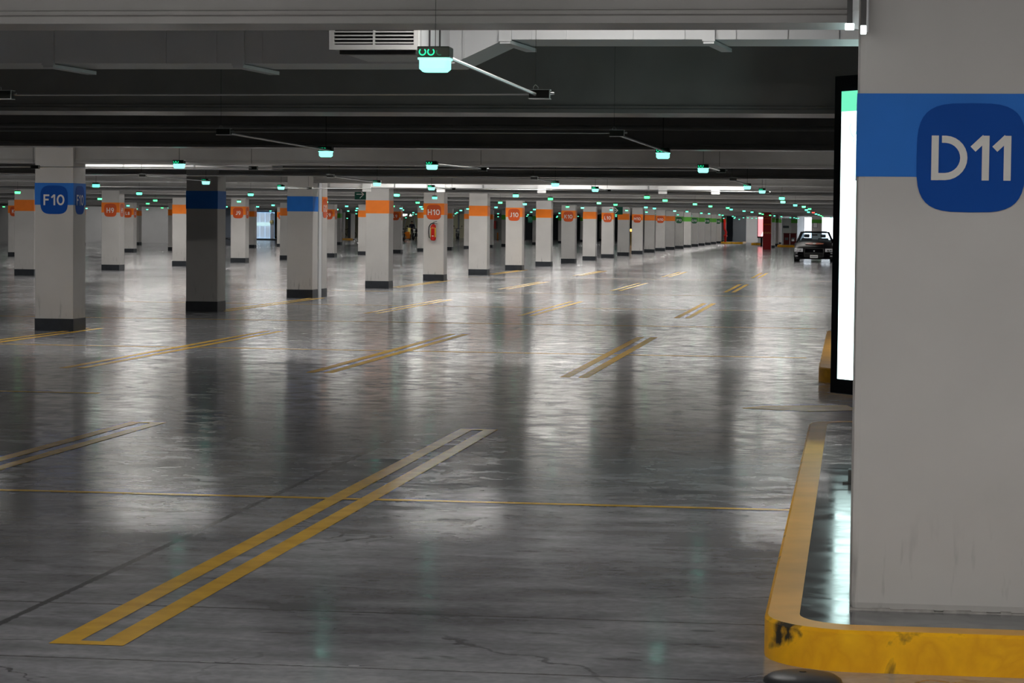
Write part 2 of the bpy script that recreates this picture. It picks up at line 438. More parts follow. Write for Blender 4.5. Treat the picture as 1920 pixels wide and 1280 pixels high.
# ------------------------------------------------------------------ lettering
T = .165; A_ = T/2; B_ = 1-T/2
def arc(cx, cy, rx, ry, a0, a1, n=14):
    return [(cx+rx*math.cos(math.radians(a0+(a1-a0)*i/n)), cy+ry*math.sin(math.radians(a0+(a1-a0)*i/n))) for i in range(n+1)]
RY = .5-A_
G = {
 '1': (.42, [[(.34, 0), (.34, 1)], [(.33, .96), (.06, .70)]]),
 '0': (.74, [arc(.37, .5, .29, RY, 0, 360, 28)]),
 'D': (.80, [[(A_, 0), (A_, 1)], [(.23, B_), (.30, B_)]+arc(.30, .5, .42, RY, 88, -88)+[(.16, A_)]]),
 'F': (.56, [[(A_, 0), (A_, 1)], [(A_, B_), (.56, B_)], [(A_, .52), (.50, .52)]]),
 'H': (.74, [[(A_, 0), (A_, 1)], [(.66, 0), (.66, 1)], [(A_, .5), (.66, .5)]]),
 'L': (.54, [[(A_, 0), (A_, 1)], [(A_, A_), (.54, A_)]]),
 'K': (.68, [[(A_, 0), (A_, 1)], [(.60, .97), (.14, .47)], [(.26, .56), (.62, .03)]]),
 'M': (.90, [[(A_, 0), (A_, 1)], [(.82, 0), (.82, 1)], [(A_, .93), (.45, .40), (.82, .93)]]),
 'N': (.76, [[(A_, 0), (A_, 1)], [(.68, 0), (.68, 1)], [(A_, .95), (.68, .05)]]),
 'J': (.50, [[(.42, 1), (.42, .28)]+arc(.22, .28, .20, .28-A_, 0, -130, 8)]),
 'P': (.64, [[(A_, 0), (A_, 1)], [(A_, B_), (.32, B_)]+arc(.32, .70, .25, .70-.46, 88, -88)+[(A_, .46)]]),
 'Q': (.84, [arc(.40, .5, .32, RY, 0, 360, 28), [(.46, .25), (.76, -.02)]]),
 'R': (.66, [[(A_, 0), (A_, 1)], [(A_, B_), (.32, B_)]+arc(.32, .70, .25, .70-.46, 88, -88)+[(A_, .46)], [(.30, .46), (.60, 0)]]),
 'S': (.60, [arc(.31, .71, .22, .21, 40, 270, 10)+arc(.31, .29, .22, .21, 90, -140, 10)]),
 'G': (.78, [arc(.40, .5, .32, RY, 45, 340, 20)+[(.70, .45), (.45, .45)]]),
 '9': (.66, [arc(.33, .68, .24, .24, 0, 360, 20), [(.57, .70), (.50, .32), (.30, 0)]]),
 '8': (.64, [arc(.32, .74, .20, .18, 0, 360, 16), arc(.32, .28, .24, .21, 0, 360, 16)]),
}
def stroke(path, t):
    L_, R_ = [], []
    n = len(path); closed = (Vector(path[0])-Vector(path[-1])).length < 1e-4
    for i, p in enumerate(path):
        a = path[i-1] if i else (path[-2] if closed else None); b = path[i+1] if i < n-1 else (path[1] if closed else None)
        p = Vector(p); d1 = (p-Vector(a)).normalized() if a else None; d2 = (Vector(b)-p).normalized() if b else None
        d1 = d1 or d2; d2 = d2 or d1
        n1 = Vector((-d1.y, d1.x)); n2 = Vector((-d2.y, d2.x)); nn = (n1+n2).normalized(); k = min(1/max(nn.dot(n1), .4), 2)
        L_.append(p+nn*t/2*k); R_.append(p-nn*t/2*k)
    return [(L_[i], L_[i+1], R_[i+1], R_[i]) for i in range(n-1)]
def text_mesh(txt, h, c, side=False, gap=.13, t=T, xs=1.0):
    """flat lettering centred at c=(x,y,z); front faces -Y, side faces +X"""
    W = sum(G[ch][0] for ch in txt)+gap*(len(txt)-1)
    x = -W/2; mb = MB(); k_ = 0
    for ch in txt:
        wd, paths = G[ch]
        for pa in paths:
            k_ += 1; e_ = .0004*(k_ % 4)
            for q in stroke(pa, t):
                P = []
                for v in q:
                    lx = (x+v.x)*h*xs; lz = (v.y-.5)*h
                    P.append((c[0]+e_, c[1]+lx, c[2]+lz) if side else (c[0]+lx, c[1]-e_, c[2]+lz))
                mb.poly(P)
        x += wd+gap
    return mb
def squircle(c, wd, ht, side=False, n=40, e=3.6, th=.003):
    P = []
    for k in range(n):
        a = 2*PI*k/n; ca, sa = math.cos(a), math.sin(a)
        u = math.copysign(abs(ca)**(2/e), ca)*wd/2; v = math.copysign(abs(sa)**(2/e), sa)*ht/2
        P.append((u, v))
    mb = MB(); o = 0
    if side:
        mb.v = [(c[0], c[1]+u, c[2]+v) for u, v in P]+[(c[0]-th, c[1]+u, c[2]+v) for u, v in P]
    else:
        mb.v = [(c[0]+u, c[1], c[2]+v) for u, v in P]+[(c[0]+u, c[1]+th, c[2]+v) for u, v in P]
    mb.f = [tuple(range(n))]+[(i, (i+1) % n, n+(i+1) % n, n+i) for i in range(n)]
    return mb

# ------------------------------------------------------------------ columns
def column(X, Y, wd, dp, label, colour='orange', text=None, side=False, skirt=True, z0=0, shaft='col', group=None, band=True, gap=.15, txt_h=.152, front=True, chamfer=.012):
    t = empty('concrete_column', (X+wd/2, Y+dp/2, z0)); tag(t, label, 'column', group)
    off = Vector((X+wd/2, Y+dp/2, z0))
    MB().box(X, X+wd, Y, Y+dp, z0, ZC-.002).build('shaft', M[shaft], t, bevel=chamfer, off=off)
    e = .003
    if skirt: MB().box(X-e, X+wd+e, Y-e, Y+dp+e, z0, z0+.175).build('skirting', M['skirt'], t, off=off)
    if band: MB().box(X-e, X+wd+e, Y-e, Y+dp+e, 1.785, 2.095).build('colour_band', M[colour], t, off=off)
    if text:
        cx = X+wd/2
        if front:
            b = squircle((cx, Y-e-.003, 1.857), .40, .405).build('badge', M[colour+'_d'], t, off=off)
            text_mesh(text, txt_h, (cx, Y-e-.0055, 1.856), t=.16, gap=gap).build('lettering', M['letter'], b, off=off)
        if side:
            b = squircle((X+wd+e+.003, Y+dp/2, 1.857), .40, .405, side=True).build('badge', M[colour+'_d'], t, off=off)
            text_mesh(text, txt_h, (X+wd+e+.0055, Y+dp/2, 1.856), side=True, t=.16, gap=gap).build('lettering', M['letter'], b, off=off)
    return t

# nearest column
d11 = column(.02, 9.28, .84, .85, 'huge white column marked D11 with a blue band, nearest to the camera', 'blue', 'D11', skirt=False, z0=.15, txt_h=.166, gap=.06, chamfer=.03)
# row 10
names = {0: 'F10', 4: 'H10', 6: 'J10', 8: 'K10', 10: 'L10', 12: 'M10', 14: 'N10', 16: 'P10', 18: 'Q10', 20: 'R10', 22: 'S10'}
SP, X10, X9, X8 = 7.97, -11.45, -22.95, -34.42
for i in range(0, 24):
    Y = 33.46+SP*i
    colr = 'blue' if i < 3 else ('orange' if i < 16 else 'green')
    cn = {'blue': 'blue', 'orange': 'orange', 'green': 'green'}[colr]
    if i == 2:
        column(-11.51, 49.4, .54, .5, 'blue-banded column beside a vertical metal joint strip, left of K9', 'blue')
        tag(MB().box(-11.40, -10.985, 49.915, 50.24, 0, ZC-.002).box(-10.985, -10.955, 49.94, 50.2, .0, ZC-.002).build('joint_cover', M['galv']),
            'tall grey metal joint cover between the blue-banded and G10 columns', 'metal strip')
        column(-11.51, 50.26, .55, .5, 'column behind the metal joint with pale orange G10 side badge', 'orange', 'G10' if False else 'G10', side=True, front=False)
        continue
    if i in names:
        lab = {0: 'white column marked F10 on two faces with a blue band'}.get(i, 'column marked %s with %s band and %s badge' % (names[i], cn, 'dark green' if cn == 'green' else 'darker orange'))
        if i == 4: lab = 'column marked H10 with orange band, carrying the red extinguisher'
        column(X10, Y, .563, .56, lab, colr, names[i], side=(i == 0))
    else:
        prev = names.get(i-1, 'the joint'); nxt = names.get(i+1)
        if i == 1: lab = 'shadowed column with a dark navy blue band between F10 and J9'
        elif i == 3: lab = 'unmarked orange-banded column left of the H10 column, beside the K9 column'
        elif i == 23: lab = 'last green-banded column of the long row, behind S10'
        else: lab = 'unmarked %s-banded column in the long row between %s and %s' % (cn, prev, nxt)
        column(X10, Y, .563, .56, lab, colr)
# row 9
n9 = {5: 'H9', 7: 'J9', 9: 'K9', 11: 'L9'}
lab9 = {4: 'orange-banded column half hidden behind F10, at the left', 6: 'orange-banded column just left of the shadowed navy-banded column',
        8: 'sliver of orange-banded column behind the blue-banded joint column', 10: 'orange-banded column between K9 and the big orange-banded column',
        12: 'small orange-banded column just left of H10', 13: 'small orange-banded column just right of H10', 14: 'small orange-banded column left of the one before J10',
        15: 'far orange-banded column directly behind the one before J10', 16: 'small green-banded column just left of J10', 17: 'far column hidden beside J10 in the second row',
        18: 'narrow green-banded column just right of J10', 19: 'far green-banded column behind the column after J10', 20: 'narrow green-banded column just left of K10',
        22: 'narrow green-banded column just right of K10', 24: 'narrow green-banded column just left of L10'}
for i in list(range(4, 17))+[18, 20, 22, 24]:
    Y = 33.46+SP*i; colr = 'orange' if i < 16 else 'green'
    if i in n9: column(X9, Y, .563, .56, 'column marked %s in the second row with orange band' % n9[i], colr, n9[i], side=True)
    else: column(X9, Y, .563, .56, lab9[i], colr)
n8 = {8: 'K8', 10: 'L8', 14: 'N8'}
lab8 = {7: 'distant orange-banded column cut by the left picture edge', 9: 'distant orange-banded column behind F10', 11: 'distant orange-banded column left of the one beside the navy-banded column',
        12: 'distant orange-banded column right of J9', 13: 'distant orange-banded column just right of J9 before the glass entrance', 15: 'distant orange-banded column half hidden behind the G10 joint column', 16: 'distant green-banded column right of K9, beside the white post'}
for i in (7, 8, 10, 11, 13, 14, 15, 16):
    Y = 33.46+SP*i; colr = 'orange' if i < 16 else 'green'
    if i in n8: column(X8, Y, .563, .56, 'distant column marked %s in the third row with orange band' % n8[i], colr, n8[i], side=(i < 12))
    else: column(X8, Y, .563, .56, lab8[i], colr)
column(-43.6, 33.46+SP*14, .56, .56, 'farthest orange-banded column in front of the white wall right of L8', 'orange')
column(-44.6, 33.46+SP*13, .56, .56, 'far orange-banded column just left of H9', 'orange')

# extinguisher on H10
def extinguisher(x, y, z):
    t = empty('fire_extinguisher', (x, y, z)); tag(t, 'red fire extinguisher with yellow edged label hanging on column H10', 'fire extinguisher')
    r = .078
    MB().lathe([(.02, 0), (.06, .012), (r, .05), (r, .36), (.066, .41), (.032, .44), (.03, .455)], (0, 0, 0), 20).build('cylinder', M['ext_red'], t, smooth=True)
    def wrap(a0, a1, z0, z1, rr, nm, m_):
        mb = MB(); n = 8
        for i in range(n):
            p = math.radians(a0+(a1-a0)*i/n); q = math.radians(a0+(a1-a0)*(i+1)/n)
            mb.poly([(rr*math.sin(p), -rr*math.cos(p), z0), (rr*math.sin(q), -rr*math.cos(q), z0), (rr*math.sin(q), -rr*math.cos(q), z1), (rr*math.sin(p), -rr*math.cos(p), z1)])
        return mb.build(nm, m_, t)
    lb = wrap(-75, 75, .10, .35, r+.001, 'label_sheet', M['ext_yellow'])
    mb = MB()
    w2 = wrap(-38, 38, .10, .34, r+.0025, 'label_panel', M['ext_red'])
    w3 = wrap(-16, 16, .12, .14, r+.004, 'label_emblem', M['letter'])
    MB().box(-.03, .03, -.03, .03, .45, .49).build('valve', M['darkmetal'], t)
    MB().obox((0, 0, .50), (.10, -.02, .53), .03, .012).obox((0, 0, .475), (.11, -.02, .46), .03, .012).build('handle', M['black'], t)
    MB().tube([(-.02, 0, .47), (-.07, -.01, .455), (-.115, -.02, .38), (-.12, -.03, .22), (-.105, -.03, .1), (-.09, -.03, .07)], .013, 8).build('hose', M['black'], t, smooth=True)
    MB().box(-.03, .03, .06, .085, .3, .42).build('wall_bracket', M['darkmetal'], t)
M['ext_red'] = mat('extinguisher_red', (.42, .015, .01), .25)
M['ext_yellow'] = mat('extinguisher_label_yellow', (.62, .42, .04), .4)
extinguisher(X10+.285, 33.46+SP*4-.09, 1.085)

# ------------------------------------------------------------------ lit advertising panel
def lightbox():
    p0 = atZ(1556, 736, .474); d = Vector((.60, -.80, 0)).normalized()
    ang = math.atan2(d.y, d.x)
    t = empty('advertising_panel', (p0.x, p0.y, .15), ang); tag(t, 'tall black-framed illuminated advertising panel behind column D11', 'advertising panel')
    W, D, Z0, Z = .95, .12, .474-.15, 2.60-.15
    MB().box(0, W, 0, D, Z0, Z).build('frame', M['panel_black'], t, bevel=.006)
    MB().box(.085, W-.085, -.004, .001, Z0+.10, Z-.105).build('screen', M['panel_white'], t)
    MB().box(.085, W-.085, -.006, -.0045, Z-.24, Z-.105).build('poster_top_strip', M['panel_mint'], t)
    mb = MB(); zz = Z-.37
    for q in stroke([(.20, zz+.05), (.18, zz+.02), (.20, zz-.02), (.25, zz-.06)], .012)+stroke([(.29, zz+.05), (.26, zz), (.22, zz-.08)], .012):
        mb.poly([(v.x, -.0068, v.y) for v in q])
    mb.build('poster_emblem', M['panel_pale'], t)
    MB().box(W*.55, W*.8, .02, .10, 0, Z0).build('panel_post', M['panel_black'], t)
M['panel_black'] = mat('panel_frame_black', (.008, .009, .011), .12)
def emis(name, e, col):
    m_ = mat(name, (.8, .8, .8), .3, emit=e, ecol=(*col, 1)); return m_
M['panel_white'] = emis('screen_white', 2.3, (.72, 1, .97))
M['panel_mint'] = emis('poster_mint', 1.0, (.12, .72, .42))
M['panel_pale'] = emis('poster_pale', 1.2, (.45, .9, .72))
lightbox()

# ------------------------------------------------------------------ ducts, grille, pipes
def duct():
    t = empty('air_duct', (0, 13.9, 0)); tag(t, 'long rectangular metal air duct running behind the first ceiling beam', 'air duct')
    off = (0, 13.9, 0)
    y0, y1 = 13.62, 14.15
    zl, zr = 2.487, 2.622
    xa, xb = atY(850, 115, 13.62).x, atY(946, 86, 13.62).x
    mb = MB().box(-14, xa, y0, y1, zl, 3.1)
    o = len(mb.v)
    mb.v += [(xa, y0, zl), (xa, y1, zl), (xb, y1, zr), (xb, y0, zr), (xa, y0, 3.1), (xa, y1, 3.1), (xb, y1, 3.1), (xb, y0, 3.1)]
    mb.f += [tuple(o+i for i in q) for q in ((0,1,2,3),(4,7,6,5),(0,3,7,4),(1,5,6,2),(0,4,5,1),(3,2,6,7))]
    mb.box(xb, 9, y0, y1, zr, 3.1)
    mb.build('duct_shell', M['galv'], t, off=off)
    for px, z in ((95, zl), (310, zl), (405, zl), (452, zl), (491, zl), (870, zl+.03), (995, zr), (1060, zr), (1185, zr), (1282, zr), (1378, zr), (1475, zr), (1571, zr)):
        x = atY(px, 80, y0).x
        MB().box(x-.006, x+.006, y0-.01, y0+.002, z, 3.1).build('seam', M['galv'], t, off=off)
    for px, z in ((92, zl), (448, zl), (948, zr), (1329, zr)):
        x = atY(px, 80, y0).x
        mb = MB().box(x-.035, x+.035, y0-.03, y0-.001, z-.012, 3.12)
        mb.obox((x, y0-.02, z-.015), (x+.07, y1+.05, z-.02), .06, .02)
        mb.build('hanger_bracket', M['galv'], t, off=off)
duct()
def grille():
    a = atY(617, 93, 12.6); b = atY(785, 50, 12.6)
    t = empty('ventilation_grille', (a.x, 12.6, a.z)); tag(t, 'white two-part louvred vent grille left of the nearest green light', 'vent grille')
    W = b.x-a.x; Hh = .28; f = .026
    MB().box(.004, W-.004, .121, 1.018, .004, ZC-a.z-.01).box(.004, W-.004, .03, .1205, Hh, ZC-a.z-.01).build('plenum_box', M['galv'], t)
    for q in (.33, .66): MB().box(W-.004, W+.004, q, q+.015, .0, .62).build('plenum_seam', M['darkmetal'], t)
    MB().box(0, W, 0, .03, 0, f).box(0, W, 0, .03, Hh-f, Hh).box(0, f, 0, .03, f, Hh-f).box(W-f, W, 0, .03, f, Hh-f).box(W/2-.005, W/2+.005, 0, .03, f, Hh-f).build('grille_frame', M['white'], t)
    MB().box(f, W-f, .028, .12, f, Hh-f).build('grille_back', M['black'], t)
    mb = MB()
    for k in range(12):
        z = f+.006+k*.019
        mb.obox((f, .012, z+.004), (W-f, .012, z+.004), .022, .007)
    mb.build('louvres', M['white'], t)
    MB().box(.05, W-.02, .03, .1, -.022, 0).build('damper_box', M['darkmetal'], t)
grille()
def simple_duct(x0, x1, y0, y1, z0, z1, label, seams=(), brackets=()):
    t = empty('air_duct', ((x0+x1)/2, y0, z0)); off = ((x0+x1)/2, y0, z0); tag(t, label, 'air duct')
    MB().box(x0, x1, y0, y1, z0, z1).build('duct_shell', M['galv_white'], t, off=off)
    MB().box(x0+.2, x0+.215, y0+.3, y0+.315, z1, ZC-.003).box(x1-.2, x1-.185, y0+.3, y0+.315, z1, ZC-.003).build('hanger_rod', M['darkmetal'], t, off=off)
    for x in seams: MB().box(x-.012, x+.012, y0-.012, y0, z0, z1).build('seam', M['steel'], t, off=off)
    for x in brackets: MB().box(x-.09, x+.09, y0-.04, y0, z0-.09, z1-.2).build('hanger_bracket', M['galv_white'], t, off=off)
M['galv_white'] = mat('duct_white', (.82, .82, .81), .5)
simple_duct(-11.75, -8.6, 35.9, 36.6, 2.36, 2.9, 'pale duct end showing above the gap right of F10', (-10.9, -9.8))
simple_duct(-11.0, -2.2, 51.2, 51.9, 2.315, 2.9, 'long white duct across the ceiling above the orange-banded columns', (-9.6, -8.9, -7.7, -6.5, -5.4, -4.2), (-10.2, -8.6, -6.45, -3.9, -1.9-.9))
simple_duct(-19, -13.2, 51.2, 51.9, 2.395, 2.9, 'white duct seen between F10 and the navy-banded column', (-15.6, -14.5), ())
def pipe(y, z, x0, x1, r, label, m_='pipe_grey', nm='ceiling_pipe'):
    tag(MB().tube([(x0, y, z), (x1, y, z)], r, 10).build(nm, M[m_], smooth=True, off=((x0+x1)/2, y, z)), label, 'pipe')
M['pipe_grey'] = mat('pipe_grey_paint', (.32, .32, .31), .4)
pipe(24.45, 2.555, -24, 1, .026, 'thick grey pipe under the shaded beam near the ceiling')
pipe(59.3, 2.36, -40, 4, .05, 'grey service pipe crossing above the K9 column')
pipe(76.5, 2.34, -40, 4, .05, 'grey service pipe just above the H10 badge')
pipe(92.0, 2.33, -46, 4, .06, 'pale service pipe high above column J9')
pipe(100.4, 2.33, -46, 4, .05, 'farther grey service pipe above the small far columns')

# ------------------------------------------------------------------ bay indicator lights
NEAR = [(816, 115, 0), (611, 285, 0), (1243, 288, 0), (336, 308, 1), (810, 310, 1), (1318.5, 316, 1), (386, 340, 0), (707, 343, 0), (1041, 344, 0), (1401, 349, 0),
        (527, 350, 1), (809, 351, 1), (1116, 354, 1), (1429, 357, 1)]
FAR = [(33,360),(180,347),(261,362),(187,372),(291,375),(277,381),(240,385),(256,391),(258,395),(276,392),(298,396),(304,389),(317,389),(7,387),(162,390),(448,377),(457,383),(470,364),
(483,387),(469,393),(507,395),(512,384),(424,387),(611,378),(626,388),(632,392),(815,370),(744,365),(783,379),(789,387),(792,391),(794,394),(752,390),(755,393),(737,386),(775,398),(774,402),
(780,401),(761,408),(758,403),(650,386),(653,395),(670,390),(668,394),(668,400),(651,409),(639,409),(662,410),(877,391),(864,394),(857,398),(854,400),(850,404),(938,379),(930,388),(934,400),
(925,403),(934,406),(967,366),(984,382),(1002,392),(996,397),(990,402),(988,405),(1032,372),(1049,399),(1045,405),(1044,407),(1064,387),(1092,389),(1084,405),(1090,406),(1123,380),
(1146,393),(1154,383),(1175,394),(1155,402),(1155,405),(1213,369),(1247,375),(1211,388),(1227,390),(1212,397),(1227,399.5),(1265,395),(1256,402),(1271,402),(1288,396),(1296,404),(1303,382),
(1306,406),(1315,399),(1326,407),(1329.5,400),(1334,407),(1332,386),(1349,402),(1355,403),(1357,409),(1348.5,408),(1364.5,389),(1371,392),(1374,405),(1378,407),(1377,409),(1386,411),
(1395,395),(1394,408),(1402,408),(1410,409),(1410,397),(1418,409),(1425,399.5),(1430,401),(1444,403),(1452,404),(1465,405.5),(1482,408),(1489,408),(1493,409),(1497,409),(1466,371),(1468,378),
(1491,384),(1507,387),(1512,393),(1518,391),(1516,397),(1530,400.5),(1535,402),(1539,404),(1542,406),(1558,408)]
RED = (1525, 398)
GRN = {(448,377),(457,383),(469,393),(7,387),(33,360),(783,379),(938,379),(1032,372),(1064,387),(1154,383),(1213,369),(1247,375),(1303,382),(1332,386),(1364.5,389),(1425,399.5),(1430,401),(1444,403),(1256,402),(1507,387),(1518,391),(1539,404),(1542,406),(737,386),(187,372),(291,375),(277,381),(304,389),(1123,380),(1175,394)}
def rounded(wx, wy, r, z0, z1, taper=0):
    P = round_rect(-wx/2, wx/2, -wy/2, wy/2, r, 4); Q = round_rect(-wx/2+taper, wx/2-taper, -wy/2+taper, wy/2-taper, max(r-taper*.3, .005), 4)
    mb = MB(); n = len(P); mb.v = [(x, y, z1) for x, y in P]+[(x, y, z0+taper) for x, y in P]+[(x, y, z0) for x, y in Q]
    mb.f = [tuple(range(n)), tuple(2*n+i for i in reversed(range(n)))]+[(i, (i+1) % n, n+(i+1) % n, n+i) for i in range(n)]+[(n+i, n+(i+1) % n, 2*n+(i+1) % n, 2*n+i) for i in range(n)]
    return mb
ZL, SL = 2.20, .64
GRP = 'green bay indicator lights hanging from the ceiling'
def near_light(x, y, flip, label):
    p = atZ(x, y+1.5, ZL)
    t = empty('bay_indicator_light', p); t.scale = (SL, SL, SL); tag(t, label, 'indicator light', GRP)
    rounded(.175, .15, .03, -.058, .018, .018).build('lens', M['lens_near'], t, smooth=True)
    rounded(.188, .16, .02, .012, .022).build('lens_rim', M['lens_near'], t)
    MB().box(-.095, .095, -.08, .08, .022, .088).build('housing', M['housing'], t, bevel=.006)
    for k, (cx, m_) in enumerate(((-.062, 'ring'), (-.012, 'ring'), (.04, 'ring_off'))):
        mb = MB(); a0, a1 = ((130, 410) if k < 2 else (150, 300)); n = 14
        for i in range(n):
            q0 = math.radians(a0+(a1-a0)*i/n); q1 = math.radians(a0+(a1-a0)*(i+1)/n)
            mb.poly([(cx+r_*math.cos(q_), -.083, .055+r_*math.sin(q_)) for r_, q_ in ((.022, q0), (.022, q1), (.015, q1), (.015, q0))])
        mb.build('sensor_ring', M[m_], t)
    MB().tube([(0, 0, .088), (0, 0, (ZC-p.z-.003)/SL)], .002 if p.y < 20 else .005, 5).build('suspension_wire', M['darkmetal'], t)
    return t, p
names_near = ['largest and nearest green bay light beside the white vent grille', 'green bay light on a sloping arm above the blue-banded joint column',
 'second largest green bay light at right, left of the lit panel', 'green bay light right of F10 and left of the navy-banded column', 'green bay light with rings high above column H10',
 'green bay light just left of the lit panel with its arm pointing right', 'green bay light directly in front of the navy-banded column top', 'green bay light just above the orange-banded column left of H10',
 'green bay light on the ceiling right of column J10, above K10', 'green bay light closest to the lit panel in the upper pair', 'green bay light in front of the blue-banded joint column top',
 'lower green bay light right above column H10 badge gap', 'green bay light above the gap between L10 and K10', 'green bay light closest to the lit panel in the lower pair']
near_pts = []
def jbox(p, label):
    t = empty('junction_box', p); tag(t, label, 'junction box', 'junction boxes of the bay lights'); t.scale = (.6, .6, .6)
    MB().box(-.083, .083, -.05, .05, -.032, .034).build('box_body', M['box_black'], t, bevel=.004)
    MB().box(-.088, .088, -.054, .054, .034, .039).box(-.088, .088, -.054, .054, -.038, -.032).box(.083, .088, -.054, -.045, -.038, .039).build('box_edge', M['steel'], t)
    MB().tube([(.088, 0, .008), (.118, 0, .008)], .010, 8).build('cable_gland', M['steel'], t)
    MB().tube([(-.05, -.02, -.02), (-.05, -.02, .06), (-.035, -.02, .078), (-.012, -.02, .06), (-.012, -.02, -.01)], .003, 6).build('wire_loop', M['steel'], t)
    MB().tube([(-.033, -.02, .078), (-.033, -.02, (ZC-p.z-.003)/.6)], .002 if p.y < 18 else .005, 5).build('suspension_wire', M['darkmetal'], t)
M['box_black'] = mat('junction_box_dark', (.015, .016, .012), .35)
BP = [(1012,177),(420,247),(1157,250),(475,315),(905,317),(1352,320),(268,329),(620,330),(1002,334),(1375,336),(600,351),(903,352),(1145,355),(1448,358)]
BROW = [11.4, 16.3, 16.3, 28.0, 28.0, 28.0, 33.1, 33.1, 33.1, 33.1, 41.5, 41.5, 41.5, 41.5]
box_pts = {}
where_box = ['in front of the nearest green light arm', 'left of the arm above the joint column', 'at upper right, left end of a short arm', 'right of the navy-banded column top',
  'right of the green light above H10', 'beside the green light nearest the lit panel', 'left of the navy-banded column', 'above the blue-banded joint column',
  'above column J10 on the beam edge', 'just left of the lit panel pair', 'by the metal joint strip', 'above the column after H10', 'above column L10', 'behind the lower pair near the lit panel']
for k, (x, y, fl_) in enumerate(NEAR):
    t, p = near_light(x, y, fl_, names_near[k])
    near_pts.append(p)
    pb = atZ(BP[k][0], BP[k][1], ZL+.025)
    if k > 9: pb = Vector((p.x, p.y+2.4, ZL+.02))
    box_pts.setdefault(BROW[k], []).append(pb)
    jbox(pb, 'dark cable junction box ' + where_box[k])
    s = 1 if pb.y > p.y else -1
    MB().tube([(.07, .05*s, .03), ((pb.x-p.x-.02)/SL, (pb.y-p.y-.03*s)/SL, (pb.z-p.z)/SL)], .013 if p.y < 15 else .015, 8).build('conduit_arm', M['steel'], t, smooth=True)
pl = atZ(6, 178, ZL+.02); jbox(pl, 'galvanised junction box cut by the left picture edge'); box_pts[11.4].append(pl)
pl = atZ(66, 313, ZL+.02); jbox(pl, 'dark junction box in front of the F10 column top'); box_pts[28.0].append(pl)
labs = {11.4: 'thin conduit running left from the nearest junction box', 16.3: 'thin conduit crossing in front of the shaded beam', 28.0: 'dark thin conduit crossing column F10 near its top',
        33.1: 'bright thin conduit crossing the whole width above the badges', 41.5: 'thin conduit crossing just above the orange bands'}
for yb, ps in box_pts.items():
    ps = sorted(ps, key=lambda q: q.x)
    if yb > 12: ps = [ps[0]+(ps[0]-ps[-1])*(.8 if yb < 30 else .5)]+ps
    m_ = sum(ps, Vector())/len(ps)
    tag(MB().tube(ps, .0045 if yb < 20 else .008, 6).build('conduit_run', M['steel'], off=m_), labs[yb], 'conduit')

# far lights: copies of a simple one with unique labels
LM = [(30, 'the left picture edge'), (112, 'F10'), (205, 'H9'), (275, 'the gap right of H9'), (335, 'the column left of the navy band'), (385, 'the navy-banded column'), (448, 'J9'), (500, 'the glass entrance'),
      (560, 'the joint column'), (620, 'K9'), (655, 'the gap right of K9'), (710, 'the column right of K9'), (742, 'L9'), (768, 'the standing man'), (812, 'H10'), (860, 'the motorcycle'), (898, 'the column right of H10'),
      (930, 'the red cabinet'), (965, 'J10'), (995, 'the gap right of J10'), (1020, 'the column right of J10'), (1045, 'the gap left of K10'), (1066, 'K10'), (1085, 'the gap right of K10'), (1105, 'the column left of L10'),
      (1138, 'L10'), (1155, 'the gap right of L10'), (1170, 'the column left of M10'), (1194, 'M10'), (1217, 'the column left of N10'), (1237, 'N10'), (1256, 'the column right of N10'), (1273, 'P10'), (1287, 'the column after P10'),
      (1302, 'Q10'), (1325, 'the far green columns'), (1345, 'the green columns end'), (1365, 'the red pipework'), (1388, 'the dark end wall'), (1408, 'the white end wall'), (1424, 'the red poster'), (1438, 'the red column'),
      (1458, 'the columns behind the red one'), (1475, 'the white door'), (1492, 'the red bins'), (1517, 'the car left half'), (1540, 'the car right half'), (1556, 'the lit panel edge')]
def far_proto(m_):
    t = empty('bay_indicator_light', (0, 0, -50))
    t.scale = (SL, SL, SL)
    rounded(.19, .15, .03, -.058, .03, .018).build('lens', m_, t)
    MB().box(-.085, .085, -.07, .07, .02, .075).build('housing', M['housing'], t)
    MB().tube([(0, 0, .07), (0, 0, (ZC-ZL-.005)/SL)], .005, 4).build('suspension_wire', M['darkmetal'], t)
    reg(t); t['_p'] = 1
    return t
groups = {}
for (x, y) in FAR:
    l = min(LM, key=lambda q: abs(q[0]-x))[1]; groups.setdefault(l, []).append((x, y))
ordn = ['highest', 'second', 'third', 'fourth', 'fifth', 'sixth', 'seventh', 'eighth']
protos = {}
for l, pts in groups.items():
    pts.sort(key=lambda q: (q[1], q[0]))
    for k, (x, y) in enumerate(pts):
        key = 1 if (x, y) in GRN else 0
        first = key not in protos
        if first: protos[key] = far_proto(GL[key])
        o = protos[key] if first else copy_tree(protos[key])
        p = atZ(x, y+.3, ZL)
        if p.y > 215 or y > 406: p = atY(x, y, 205+((x*7) % 9))
        if x > 1500 and p.y > 150: p = atY(x, y, 140+(x-1500)*.9)
        o.location = p
        if n_ := len(pts):
            lab = 'small green light over %s' % l if n_ == 1 else '%s%s of the small green lights over %s' % (ordn[k], ' from the top' if k else '', l)
        tag(o, lab, 'indicator light', GRP)
        for c_ in o.children:
            if c_.name.startswith('suspension_wire'): c_.scale.z = (ZC-.004-o.location.z)/(ZC-.005-ZL)
for o in bpy.data.objects:
    if '_p' in o: del o['_p']
t = far_proto(M['lens_red']); t.location = atZ(RED[0], RED[1], ZL); tag(t, 'single small red light among the green ones above the car', 'indicator light')
if '_p' in t: del t['_p']

